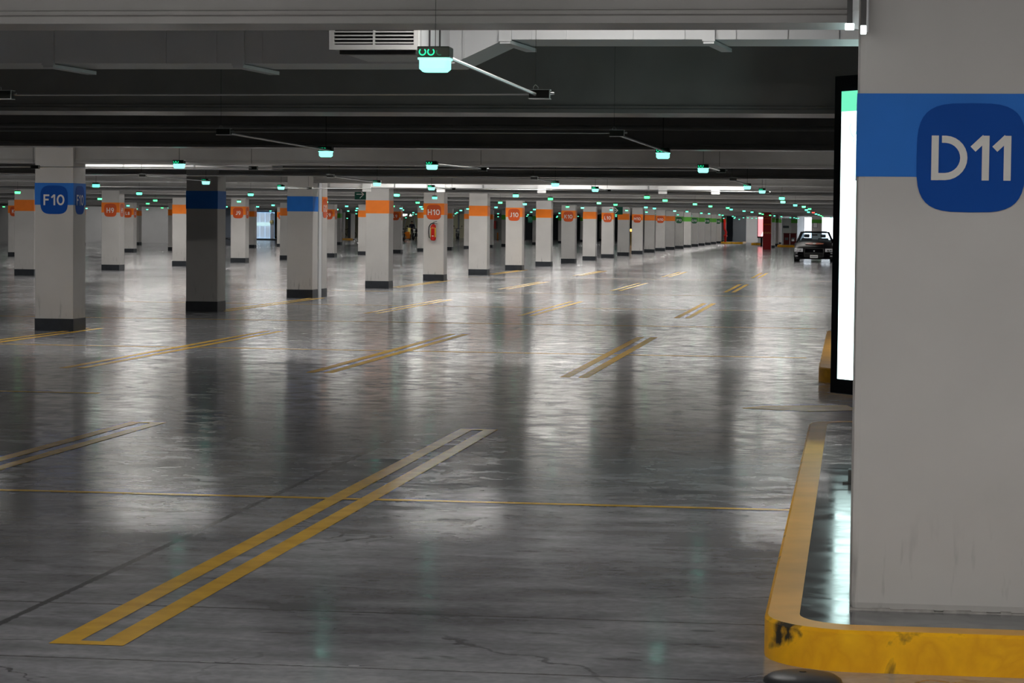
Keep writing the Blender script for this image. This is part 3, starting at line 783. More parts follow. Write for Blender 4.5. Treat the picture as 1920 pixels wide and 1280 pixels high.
# ------------------------------------------------------------------ signs
def hang_sign(x0, x1, y0, y1, Y, label, extra=.35, arrow=True):
    a = atY(x0, y1, Y); b = atY(x1, y0, Y)
    t = empty('direction_sign', (a.x, Y, a.z)); tag(t, label, 'sign')
    W = b.x-a.x+extra; Hh = b.z-a.z
    MB().box(0, W, 0, .05, 0, Hh).build('sign_board', M['sign_green'], t)
    if arrow:
        mb = MB(); s = Hh; cx = (b.x-a.x)*.62
        for q in stroke([(cx-.45*s, .45*s), (cx+.15*s, .45*s)], .07*s)+stroke([(cx-.15*s, .75*s), (cx+.18*s, .45*s), (cx-.15*s, .12*s)], .07*s):
            mb.poly([(v.x, -.004, v.y) for v in q])
        mb.build('arrow', M['letter'], t)
    MB().tube([(.05, .02, Hh), (.05, .02, ZC-a.z)], .006, 5).tube([(W-.05, .02, Hh), (W-.05, .02, ZC-a.z)], .006, 5).build('hanger', M['darkmetal'], t)
M['sign_green'] = mat('sign_dark_green', (.008, .07, .045), .4)
hang_sign(665, 686, 352, 374, 62, 'dark green hanging sign with a white right arrow', .3)
hang_sign(1151, 1158, 385, 402, 118, 'small dark sign with pale arrow above the gap after L10', .25)
hang_sign(990, 1003, 406, 417, 215, 'white notice board in the gap right of J10', .1, False)

# visible far lamp fittings (seen end-on)
for j, (x, ys, Y, nm) in enumerate(((1050.5, (368, 372, 376), 84, 'above K10 and left'), (1143.5, (380, 384), 108, 'above L10'), (1257, (393, 396), 150, 'above the column after N10'), (1294, (393, 397), 165, 'above Q10'))):
    for k, y in enumerate(ys):
        p = atY(x-k*.5, y, Y+k*4)
        t = empty('fluorescent_batten', p); tag(t, 'white lit batten seen end-on %s, %s of its stack' % (nm, ['topmost', 'next', 'third'][k]), 'ceiling lamp', 'lit battens seen end-on')
        s = (6-k*1.2)/4587*(Y+k*4) if j == 0 else 3.6/4587*Y
        MB().box(-s/2, s/2, 0, 1.2, 0, .07).build('tube', M['tube_dim'], t)
        MB().box(-s/2, s/2, 0, 1.2, .07, .09).build('batten_body', M['white'], t)
        MB().box(-.006, .006, .1, .112, .09, ZC-p.z-.003).box(-.006, .006, 1.0, 1.012, .09, ZC-p.z-.003).build('hanger', M['darkmetal'], t)
# emergency lamps near D11
def spot(px, py, Y, wd, ht, lab):
    p = atY(px, py, Y); t = empty('emergency_lamp', p); tag(t, lab, 'lamp')
    MB().box(-wd/2, wd/2, 0, .05, -ht/2, ht/2).build('lamp_head', M['spot_white'], t, bevel=.004)
    MB().box(-.01, .01, .01, .03, ht/2, .12).build('lamp_arm', M['darkmetal'], t)
M['spot_white'] = mat('spot_glow_white', (.9, .95, .95), .3, emit=1.6, ecol=(.85, 1, .97, 1))
spot(1593, 49, 9.1, .035, .022, 'small glowing white lamp head at the beam end near D11')
spot(1619, 55, 9.0, .022, .030, 'tilted glowing white lamp head touching column D11 top')
t = empty('beam_bracket', atY(1600, 20, 9.2)); tag(t, 'grey steel bracket holding the nearest beam end at column D11', 'bracket')
MB().box(.0, .02, -.03, .05, -.07, .0).box(-.02, .02, -.02, .04, .0, .05).build('bracket_plate', M['galv'], t)
MB().tube([(.045, 0, -.08), (.04, 0, .4)], .014, 8).build('bracket_conduit', M['galv'], t)

# rough mortar at the foot of D11
mb = MB(); rnd = random.Random(3)
x = .02
while x < .80:
    dx = rnd.uniform(.03, .07); hh = rnd.uniform(.004, .014); dy = rnd.uniform(.004, .012)
    mb.extr([(9.28-dy, .149), (9.30, .149), (9.30, .15+hh), (9.28-dy*.4, .15+hh*.7)], x, x+dx); x += dx*.9
mb.build('mortar_edge', M['mortar'], d11, off=Vector((.02+.42, 9.28+.425, .15)))
# small block and black dome
def block():
    p = atZ(1590, 907, .15); t = empty('cable_duct_stub', p); tag(t, 'small dark grey block on the island behind column D11', 'block')
    MB().box(0, .14, 0, .1, 0, .08).build('stub_body', M['stub'], t, bevel=.006)
    MB().box(-.03, .0, -.01, .06, 0, .012).build('stub_foot', M['stub'], t)
M['stub'] = mat('stub_grey', (.09, .09, .085), .6, noise=.2, nscale=20)
block()
def dome():
    p = atZ(1505, 1277, 0); t = empty('rubber_dome', p); t.scale = (.82, .82, .9); tag(t, 'black round rubber dome on the floor at the bottom edge', 'rubber dome')
    MB().lathe([(.17, 0), (.165, .012), (.14, .026), (.09, .035), (.03, .038), (0, .0385)], (0, 0, 0), 36).build('dome_body', M['rubber'], t, smooth=True)
    MB().lathe([(.018, .037), (.014, .041), (0, .0415)], (0, .0, 0), 14).build('bolt_cap', M['black'], t, smooth=True)
M['rubber'] = mat('black_rubber', (.03, .031, .034), .4, noise=.2, nscale=14)
dome()

# ------------------------------------------------------------------ far end of the hall
YE = 222
def patch(name, x0, x1, Y, z0, z1, m_, label, th=.25):
    xa = atY(x0, 430, Y).x; xb = atY(x1, 430, Y).x
    o = MB().box(xa, xb, Y, Y+th, z0, z1).build(name, m_); o['kind'] = 'structure'; o['label'] = label; return o
patch('wall_back', 1374, 1399, YE, 0, ZC, M['wall_dark'], 'dark grey end wall beside the long column row')
patch('wall_back_white', 1399, 1421, YE, 0, ZC, M['wall'], 'white end wall left of the red poster')
patch('wall_back_right', 1421, 1508, YE+2, 0, ZC, M['wall'], 'white end wall behind the red bins')
patch('wall_back_far_right', 1528, 1541, YE+2, 0, ZC, M['wall'], 'wall pier between the two bright openings')
patch('wall_back_left', 985, 1374, 236, 0, ZC, M['wall_dark'], 'dark back wall behind the middle columns')
patch('wall_back_cream', 640, 985, 240, 0, ZC, M['wall_cream'], 'cream back wall behind the motorcycles and the man')
patch('wall_back_deep', 500, 640, 238, 0, ZC, M['wall'], 'pale back wall left of the motorcycles')
patch('wall_back_grey', 918, 985, 228, 0, ZC, mat('wall_mid_grey', (.25, .25, .23), .6), 'grey back wall behind the red cabinet')
M['day'] = emis('daylight_opening', 3.2, (.80, .90, 1.0))
def opening(n, x0, x1, Y, z1, label):
    xa = atY(x0, 430, Y).x; xb = atY(x1, 430, Y).x
    o = MB().box(xa, xb, Y, Y+.05, .0, z1).build('window_%d' % n, M['day']); o['kind'] = 'structure'; o['label'] = label
    MB().box(xa-.06, xa, Y-.05, Y+.1, 0, z1).box(xb, xb+.06, Y-.05, Y+.1, 0, z1).box(xa, xb, Y-.05, Y+.1, z1, z1+.2).build('window_frame', M['wall'], o)
opening(1, 1508, 1527, 222, 2.32, 'bright white daylight opening left of the end pier')
opening(2, 1541, 1640, 222, 2.32, 'bright white daylight opening right of the end pier')
# end pier with green band and notice
def pier(x0, x1, Y, label, band=True, green='green'):
    xa = atY(x0, 430, Y).x; xb = atY(x1, 430, Y).x
    return column(xa, Y, xb-xa, .6, label, green, band=band)
pier(1521.5, 1541, 205, 'white pier with green band and notice between the bright openings')
t = empty('wall_notice', atY(1528, 427, 204.9)); tag(t, 'small framed notice on the pier above the car', 'notice')
MB().box(-.16, .2, 0, .02, 0, .42).build('notice_frame', M['wall_dark'], t)
MB().box(-.13, .17, -.006, 0, .03, .39).build('notice_sheet', M['white'], t)
for a_, (x0, x1, Y) in enumerate(((1447, 1453, 172), (1454, 1460, 188), (1460, 1465, 205))):
    pier(x0, x1, Y, 'green-banded column %s right behind the red column' % ['first', 'second', 'third'][a_])
pier(1483, 1495, 212, 'green-banded column in shade between the white door and the openings')
# white door panel with sign
dq = atY(1465, 455, 214); t = empty('service_door', (dq.x, 214, 0)); tag(t, 'tall white service door with a dark sign behind the red bins', 'door')
dx = 18/4587*214
MB().box(0, dx, 0, .08, 0, 2.2).build('door_leaf', M['white'], t)
sg = MB().box(.1, dx-.18, -.03, 0, 1.35, 1.85).build('door_sign', M['white'], t)
MB().box(.12, dx-.2, -.036, -.03, 1.35, 1.55).build('sign_text_bar', M['wall_dark'], sg)
# red bins
M['bin'] = mat('bin_dark_red', (.10, .008, .008), .4)
for k, x in enumerate((1469, 1481.5)):
    p = atZ(x, 459.5); p = atY(x, 458, 190)
    t = empty('waste_bin', (p.x, 190, 0)); tag(t, '%s dark red wheeled bin before the white door' % ['left', 'right'][k], 'bin')
    wd = .46
    MB().prism([(0, 0), (wd, 0), (wd, .5), (0, .5)], 0, .93).build('bin_body', M['bin'], t, bevel=.02)
    MB().box(-.02, wd+.02, -.03, .52, .93, .99).build('bin_lid', M['bin'], t, bevel=.01)
    MB().box(.1, wd-.1, -.012, 0, .45, .65).build('bin_label', M['wall_dark'], t)
# far kerbs
def small_island(x0, x1, y, Y, label, z1=.15):
    xa = atY(x0, y, Y).x; xb = atY(x1, y, Y).x
    island(xa, xb, Y, Y+7, label, strip=.2, r=.5)
small_island(1351, 1393, 457, 205, 'distant yellow kerb island at the end of the long column row')
small_island(1408, 1428.5, 459, 196, 'distant yellow kerb island just left of the red column')
small_island(1457, 1500, 463, 180, 'distant yellow kerb island under the red bins, left of the car')
# red column with hazard stripes
xr = -5.66; YR = 160.5
t = empty('fire_column', (xr+.27, YR+.27, 0)); tag(t, 'dark red column with orange bands and hazard stripes left of the car', 'column')
off = Vector((xr+.27, YR+.27, 0))
MB().box(xr, xr+.54, YR, YR+.54, 0, ZC-.002).build('shaft', M['red'], t, off=off, bevel=.01)
for z0, z1 in ((1.98, 2.05), (1.60, 1.68)):
    MB().box(xr-.004, xr+.544, YR-.004, YR+.544, z0, z1).build('orange_band', M['orange_d'], t, off=off)
M['hazard'] = mat('hazard_yellow', (.6, .42, .1), .5)
def hz(z0, z1):
    mb = MB()
    for k in range(5):
        x = xr+.02+k*.11
        mb.poly([(x+.07, YR-.006, z0), (x+.10, YR-.006, z0), (x+.03, YR-.006, z1), (x, YR-.006, z1)])
    mb.build('hazard_stripes', M['hazard'], t, off=off)
hz(2.12, 2.26); hz(1.03, 1.15)
mb = MB()
for k in range(9):
    for sx in (xr, xr+.505): mb.poly([(sx, YR-.006, 1.2+k*.1), (sx+.035, YR-.006, 1.23+k*.1), (sx+.035, YR-.006, 1.27+k*.1), (sx, YR-.006, 1.24+k*.1)])
mb.build('edge_stripes', M['hazard'], t, off=off)
# red illuminated poster
t = empty('lit_poster', atY(1421, 446, 186)); tag(t, 'red and white illuminated poster panel left of the red column', 'poster')
MB().box(-.05, .62, 0, .15, 0, 1.66).build('poster_frame', M['black'], t)
MB().box(0, .5, -.01, 0, .12, 1.6).build('poster_screen', M['poster_red'] if 'poster_red' in M else emis('poster_red', 1.5, (1.0, .22, .24)), t)
MB().box(0.02, .45, -.014, -.01, 1.45, 1.58).build('poster_title_bar', emis('poster_pink', 1.6, (1.0, .75, .75)), t)
MB().poly([(.5, -.013, .14), (.5, -.013, .9), (.25, -.013, .14)]).build('poster_shape', emis('poster_white', 1.8, (1, .9, .9)), t)
MB().box(.2, .35, .03, .12, -t.location.z, 0).build('poster_post', M['black'], t)
# hydrant pipework
p = atY(1360, 456, 206)
t = empty('fire_riser', (p.x, 206, .15)); tag(t, 'red fire riser pipe with bent lower section beside the last columns', 'pipe')
MB().tube([(0, 0, 0), (0, 0, .5), (.06, 0, .8), (-.08, 0, 1.1), (-.08, 0, 1.75), (-.14, 0, 1.95)], .10, 10).build('riser_pipe', M['ext_red'], t, smooth=True)
MB().lathe([(.16, 0), (.16, .1), (.09, .14)], (0, 0, .45), 12).build('valve_flange', M['ext_red'], t)

# ------------------------------------------------------------------ glass entrance
def entrance():
    Y = 194; a = atY(478, 446, Y); b = atY(514, 446, Y)
    t = empty('glass_entrance', (a.x, Y, .12)); tag(t, 'bluish lit glass entrance with double doors beyond J9', 'glass entrance')
    W = b.x-a.x
    fr = MB()
    for x in (0, W*.22, W*.50, W*.78, W-.05): fr.box(x, x+.05, 0, .08, 0, 2.1)
    fr.box(0, W, 0, .08, 2.05, 2.12).box(0, W, 0, .08, 0, .06)
    fr.build('door_frame', M['ent_frame'], t)
    MB().box(0, W*.78, .03, .05, .06, 2.05).build('glass', M['ent_glass'], t)
    MB().box(0, W*.78, -.01, .02, 1.02, 1.28).build('manifestation_band', M['ent_band'], t)
    MB().box(W*.42, W*.78, .06, .3, 1.25, 2.0).build('dark_interior', M['ent_dark'], t)
    MB().box(W*.3, W*.75, .06, .3, .06, 1.0).build('dark_interior', M['ent_dark'], t)
    MB().box(W*.80, W, -.02, 0, 0, 2.0).build('tiled_side_panel', M['ent_tile'], t)
    MB().lathe([(.001, 0), (.13, 0.0), (.16, .13), (.13, .26), (.001, .27)], (W*.88, -.1, 1.2), 14).build('round_sign', M['ent_yellow'], t)
    st = MB().box(a.x-1.2, b.x+1.6, Y-4, Y+1.99, 0, .119).build('entrance_platform', mat('platform_blue_grey', (.18, .2, .24), .4)); tag(st, 'low step platform in front of the glass entrance', 'platform')
    MB().box(a.x-1.2, b.x+1.6, Y-4.02, Y-3.9, .10, .125).build('step_edge', M['white'], st)
M['ent_frame'] = emis('entrance_frame_glow', .5, (.35, .65, 1))  # blue light on the frame put into the material as glow
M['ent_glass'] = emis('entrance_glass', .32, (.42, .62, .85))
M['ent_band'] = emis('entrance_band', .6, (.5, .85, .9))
M['ent_dark'] = mat('entrance_dark', (.06, .07, .07), .5)
M['ent_tile'] = mat('entrance_tile', (.6, .65, .75), .5)
M['ent_yellow'] = mat('sign_pale_yellow', (.7, .62, .3), .5)
entrance()

# ------------------------------------------------------------------ people, motorcycles, clutter seen through gaps
def skin_body(name, verts, edges, radii, m_, parent, sub=2, root=0):
    me = bpy.data.meshes.new(name); me.from_pydata(verts, edges, [])
    o = bpy.data.objects.new(name, me); C.objects.link(o)
    if parent: o.parent = parent
    me.materials.append(m_)
    md = o.modifiers.new('skin', 'SKIN')
    for i, r in enumerate(radii):
        me.skin_vertices[0].data[i].radius = (r, r) if not isinstance(r, tuple) else r
        me.skin_vertices[0].data[i].use_root = (i == root)
    s = o.modifiers.new('sub', 'SUBSURF'); s.levels = sub; s.render_levels = sub
    return o
def person(p, s, label):
    t = empty('person', p, rz=.1); tag(t, label, 'person'); t.scale = (s, s, s)
    V = [(0,0,.95),(0,0,1.15),(0,0,1.38),(0,0,1.50),(0,-.01,1.60),(0,-.01,1.72),
         (.09,0,.90),(.10,-.01,.50),(.11,0,.09),(.12,-.14,.04),(-.09,0,.90),(-.10,.0,.50),(-.11,0,.09),(-.12,-.14,.04),
         (.19,0,1.40),(.25,.02,1.14),(.20,-.14,.98),(.17,-.19,.96),(-.19,0,1.40),(-.25,.02,1.14),(-.20,-.14,.98),(-.17,-.19,.96)]
    E = [(0,1),(1,2),(2,3),(3,4),(4,5),(0,6),(6,7),(7,8),(8,9),(0,10),(10,11),(11,12),(12,13),(2,14),(14,15),(15,16),(16,17),(2,18),(18,19),(19,20),(20,21)]
    Rr = [(.15,.11),(.14,.10),(.17,.11),.055,.085,.085,.09,.065,.05,.045,.09,.065,.05,.045,.065,.05,.04,.035,.065,.05,.04,.035]
    skin_body('body', V, E, Rr, M['skin'], t)
    # clothing a little larger
    skin_body('jacket', [V[0], V[1], V[2], (0,0,1.46), V[14], V[15], V[16], V[18], V[19], V[20]], [(0,1),(1,2),(2,3),(2,4),(4,5),(5,6),(2,7),(7,8),(8,9)],
              [(.17,.13),(.165,.12),(.19,.13),.07,.08,.062,.05,.08,.062,.05], M['navy'], t)
    skin_body('trousers', [(0,0,.96), V[6], V[7], V[8], V[10], V[11], V[12]], [(0,1),(1,2),(2,3),(0,4),(4,5),(5,6)], [(.16,.12),.105,.08,.065,.105,.08,.065], M['black_cloth'], t)
    for sx in (.115, -.115): MB().box(sx-.05, sx+.05, -.19, .07, 0, .09).build('shoe', M['black'], t, bevel=.02)
    MB().lathe([(.075, 0), (.1, .03), (.098, .08), (.06, .12), (0, .13)], (0, .005, 1.64), 14).build('hair', M['black'], t, smooth=True)
    f = MB().box(-.012, .012, -.105, -.08, 1.60, 1.64).build('nose', M['skin'], t)
    for sx in (-.035, .035): MB().box(sx-.012, sx+.012, -.10, -.085, 1.655, 1.67).build('eye', M['black'], t)
    MB().box(-.03, .03, -.098, -.085, 1.565, 1.575).build('mouth', M['ext_red'], t)
    for sx in (-.09, .09): MB().box(sx-.012, sx+.012, -.02, .02, 1.61, 1.67).build('ear', M['skin'], t)
    # hands: palm with five fingers each
    for sx in (1, -1):
        V2 = [(0,0,0),(0,-.05,-.01)]; E2 = [(0,1)]; R2 = [.022, .024]
        for k, dx in enumerate((-.027,-.009,.009,.027)):
            i = len(V2); V2 += [(dx,-.07,-.01),(dx*1.1,-.10+abs(dx)*.3,-.02),(dx*1.1,-.115+abs(dx)*.3,-.045)]; E2 += [(1,i),(i,i+1),(i+1,i+2)]; R2 += [.010,.009,.008]
        i = len(V2); V2 += [(-sx*.035,-.03,0),(-sx*.045,-.06,-.01)]; E2 += [(0,i),(i,i+1)]; R2 += [.011,.009]
        h = skin_body('hand', V2, E2, R2, M['skin'], t, 1); h.location = (sx*.17, -.19, .95)
M['skin'] = mat('skin', (.45, .26, .18), .5)
M['navy'] = mat('navy_jacket', (.012, .018, .045), .6)
M['black_cloth'] = mat('black_cloth', (.006, .007, .009), .6)
pp = atY(772, 451.5, 226); person((pp.x, 226, 0.0), .93, 'person in a dark navy jacket and black trousers behind yellow bars')

def wheel(mb, cx, z, r, w_=.09, y=0, axis='y'):
    n = 20; pts = []
    for k in range(n+1):
        a = 2*PI*k/n
        pts.append((cx, y+r*math.cos(a), z+r*math.sin(a)) if axis == 'x' else (cx+r*math.cos(a), y, z+r*math.sin(a)))
    mb.tube(pts, w_/2, 8, cap=False); return mb
def motorcycle(p, rz, label, body='black'):
    t = empty('motorcycle', p, rz); tag(t, label, 'motorcycle')
    # length along y (front at -y)
    for nm, y in (('front_wheel', -.68), ('rear_wheel', .62)):
        w1 = wheel(MB(), 0, .31, .26, .10, y, 'x').build(nm, M['tyre'], t, smooth=True)
        MB().tube([(-.03, y, .31), (.03, y, .31)], .19, 14).build('rim', M['darkmetal'], w1)
    MB().tube([(.06, -.68, .31), (.06, -.45, .95)], .025, 8).tube([(-.06, -.68, .31), (-.06, -.45, .95)], .025, 8).build('front_fork', M['steel'], t)
    MB().tube([(0, -.42, .9), (0, -.2, .86), (0, .05, .78)], [.11, .17, .12], 12).build('fuel_tank', M[body], t, smooth=True)
    MB().tube([(0, .02, .76), (0, .35, .78), (0, .72, .84)], [.10, .13, .08], 10).build('saddle', M['black'], t, smooth=True)
    MB().box(-.14, .14, -.25, .22, .28, .62).build('engine', M['darkmetal'], t, bevel=.04)
    MB().tube([(-.36, -.32, 1.04), (-.15, -.43, 1.0), (.15, -.43, 1.0), (.36, -.32, 1.04)], .016, 8).build('handlebar', M['black'], t)
    MB().lathe([(.001, -.1), (.09, -.06), (.1, .05), (.001, .08)], (0, -.55, .88), 14).build('headlamp', M['letter'], t, smooth=True)
    for sx in (-1, 1):
        MB().tube([(sx*.3, -.34, 1.04), (sx*.36, -.36, 1.2)], .008, 6).lathe([(.001, 0), (.06, .0), (.06, .08), (.001, .085)], (sx*.36, -.36, 1.18), 10).build('mirror', M['black'], t)
    MB().tube([(.16, -.1, .35), (.19, .3, .3), (.19, .7, .36)], .04, 8).build('exhaust', M['steel'], t)
M['tyre'] = mat('tyre_rubber', (.012, .012, .013), .7)
M['orange_body'] = mat('orange_machine', (.5, .14, .01), .4)
pm = atY(857.5, 449, 218)
motorcycle((pm.x, 218, 0), .25, 'black motorcycle facing the camera right of the H10 column')
MB_p = tag(MB().tube([(0, 0, 0), (0, 0, 3.2)], .08, 8).build('standing_pipe', M['wall_dark'], off=(0, 0, 0)), 'thin dark vertical pipe rising behind the motorcycle', 'pipe'); MB_p.location = (atY(860, 430, 222).x, 222, 0)
pm = atY(756, 455, 196); motorcycle((pm.x, 196, 0), .1, 'dark motorcycle left of the orange machine near L9')
pm = atY(780.5, 452, 208); motorcycle((pm.x, 208, 0), -.2, 'dark motorcycle partly hidden left of the H10 column')
pm = atY(650, 449, 215)
def bicycle(p, rz, label):
    t = empty('bicycle', p, rz); tag(t, label, 'bicycle')
    for nm, x in (('front_wheel', -.52), ('rear_wheel', .52)): wheel(MB(), x, .34, .32, .05).build(nm, M['tyre'], t)
    MB().tube([(-.52, 0, .34), (-.36, 0, .85), (.15, 0, .8), (.0, 0, .3), (-.34, 0, .78)], .03, 8).tube([(.15, 0, .85), (0, 0, .3), (.52, 0, .34), (.13, 0, .75)], .025, 8).build('bike_frame', M['darkmetal'], t)
    MB().box(.05, .3, -.07, .07, .88, .94).build('saddle', M['black'], t)
    MB().tube([(-.36, -.25, .98), (-.36, 0, .95), (-.36, .25, .98)], .018, 6).build('handlebar', M['darkmetal'], t)
bicycle((pm.x, 215, 0), .2, 'dark bicycle in the opening right of the K9 column')
# white framed recess right of K9
a = atY(642, 450, 200); b = atY(664, 450, 200)
t = empty('white_door_frame', (a.x, 200, 0)); tag(t, 'white framed recess between the K9 column and its neighbour', 'door frame')
W = b.x-a.x
MB().box(0, .16, 0, .3, .1, 2.3).build('left_jamb', M['white'], t); MB().box(W-.3, W, 0, .3, .1, 2.2).build('right_jamb', M['white'], t)
MB().box(.16, W-.3, 1.5, 1.7, 0, 2.2).build('recess_back', M['wall_dark'], t); MB().box(.1, W-.1, -.5, 0, 0, .15).build('threshold', M['kerb_top'], t)
# gantry, yellow bars and orange machine
pg = atY(768, 450, 216)
t = empty('metal_gantry', (pg.x, 216, 0)); tag(t, 'grey A-shaped metal gantry frame around the standing man', 'gantry')
for s in (-1, 1):
    MB().obox((s*.62, 0, .75), (s*.28, 0, 2.15), .12, .09).build('gantry_leg', M['galv'], t)
    MB().obox((s*.5, .5, 0), (s*.62, 0, .8), .08, .07).build('gantry_strut', M['darkmetal'], t)
t = empty('barrier_bars', (pg.x, 208, 0)); tag(t, 'pair of pale yellow barrier bars crossing before the standing man', 'barrier')
M['pale_yellow'] = mat('bar_pale_yellow', (.8, .68, .22), .4)
MB().obox((-.15, 0, 1.08), (.62, 0, .93), .05, .05).build('upper_bar', M['pale_yellow'], t); MB().obox((-.1, 0, .92), (.66, 0, .86), .05, .045).build('lower_bar', M['pale_yellow'], t)
MB().obox((-.62, 0, .95), (-.15, 0, .93), .03, .03).build('side_bar', M['pale_yellow'], t)
for sx in (-.12, .6): MB().box(sx-.02, sx+.02, -.02, .02, 0, .95).build('bar_post', M['darkmetal'], t)
pm = atY(763.5, 453, 206)
t = empty('floor_machine', (pm.x, 206, 0)); tag(t, 'orange floor machine standing left of the man', 'machine')
MB().prism([(-.25, -.2), (.25, -.2), (.25, .3), (-.25, .3)], .12, .72).build('machine_body', M['orange_body'], t, bevel=.06)
MB().box(.08, .28, -.15, .2, .5, 1.05).build('tank', M['pale_yellow'], t, bevel=.04)
MB().tube([(-.15, 0, .7), (-.2, .2, 1.15), (.15, .2, 1.15), (.1, 0, .7)], .02, 6).build('push_handle', M['darkmetal'], t)
for sx in (-.2, .2): wheel(MB(), sx, .1, .07, .05, -.1, 'x').build('wheel', M['tyre'], t)
t = empty('lit_sign', atY(755, 405, 222)); MB().tube([(.2, .02, .2), (.2, .02, ZC-t.location.z-.003)], .02, 6).build('hanger', M['darkmetal'], t); tag(t, 'bright white lit sign boards above the standing man', 'sign')
MB().prism([(0, 0), (.42, 0), (.42, .05), (0, .05)], 0, .2).build('sign_face', emis('sign_glow', 2, (1, .97, 1)), t)
MB().poly([(.62, 0, 0), (.88, 0, 0), (.72, 0, .22)]).build('triangle_face', bpy.data.materials['sign_glow'], t)
MB().poly([(-.1, 0, .15), (.02, 0, .1), (.02, 0, .2)]).build('arrow_tip', emis('sign_glow_red', 1.2, (1, .2, .2)), t)
# red hose cabinet and yellow bollard
p = atY(927, 432, 227.7); t = empty('hose_cabinet', (p.x, 227.75, 1.0)); tag(t, 'red fire hose cabinet on the grey wall left of J10', 'cabinet')
MB().box(-.15, .15, 0, .25, 0, .75).build('cabinet_body', M['ext_red'], t); MB().box(-.1, .1, -.02, 0, .1, .65).build('cabinet_door', M['ext_red'], t); MB().box(.15, .22, 0, .25, 0, .72).build('cabinet_side', M['darkmetal'], t)
p = atY(933, 449, 218); t = empty('bollard', (p.x, 218, 0)); tag(t, 'small yellow bollard below the red cabinet', 'bollard')
MB().lathe([(.1, 0), (.07, .1), (.06, .65), (.001, .7)], (0, 0, 0), 12).build('bollard_post', M['orange_body'], t); MB().lathe([(.12, 0), (.12, .04), (.001, .05)], (0, 0, 0), 12).build('bollard_base', M['tyre'], t)
# amber lamp seen beside M10
p = atY(1183, 432, 190); t = empty('amber_lamp', p); tag(t, 'tiny amber lamp glowing in the gap left of M10', 'lamp')
MB().lathe([(.001, 0), (.08, .03), (.08, .2), (.001, .24)], (0, 0, -.1), 10).build('lamp_globe', emis('amber_glow', 1.6, (1, .5, .1)), t); MB().tube([(0, 0, -1.4), (0, 0, -.1)], .03, 6).build('lamp_post', M['hazard'], t)

# grille cluster at the upper left behind F10
p = atY(30, 295, 41.0)
t = empty('extract_grille', p); tag(t, 'small bright extract grille left of the F10 column top', 'vent grille')
mb = MB()
for k in range(6): mb.box(0, .22, 0, .02, -.04+k*.028, -.028+k*.028)
mb.build('louvres', M['white'], t); MB().box(-.3, .24, .03, .3, -.08, .14).build('grille_box', M['darkmetal'], t)

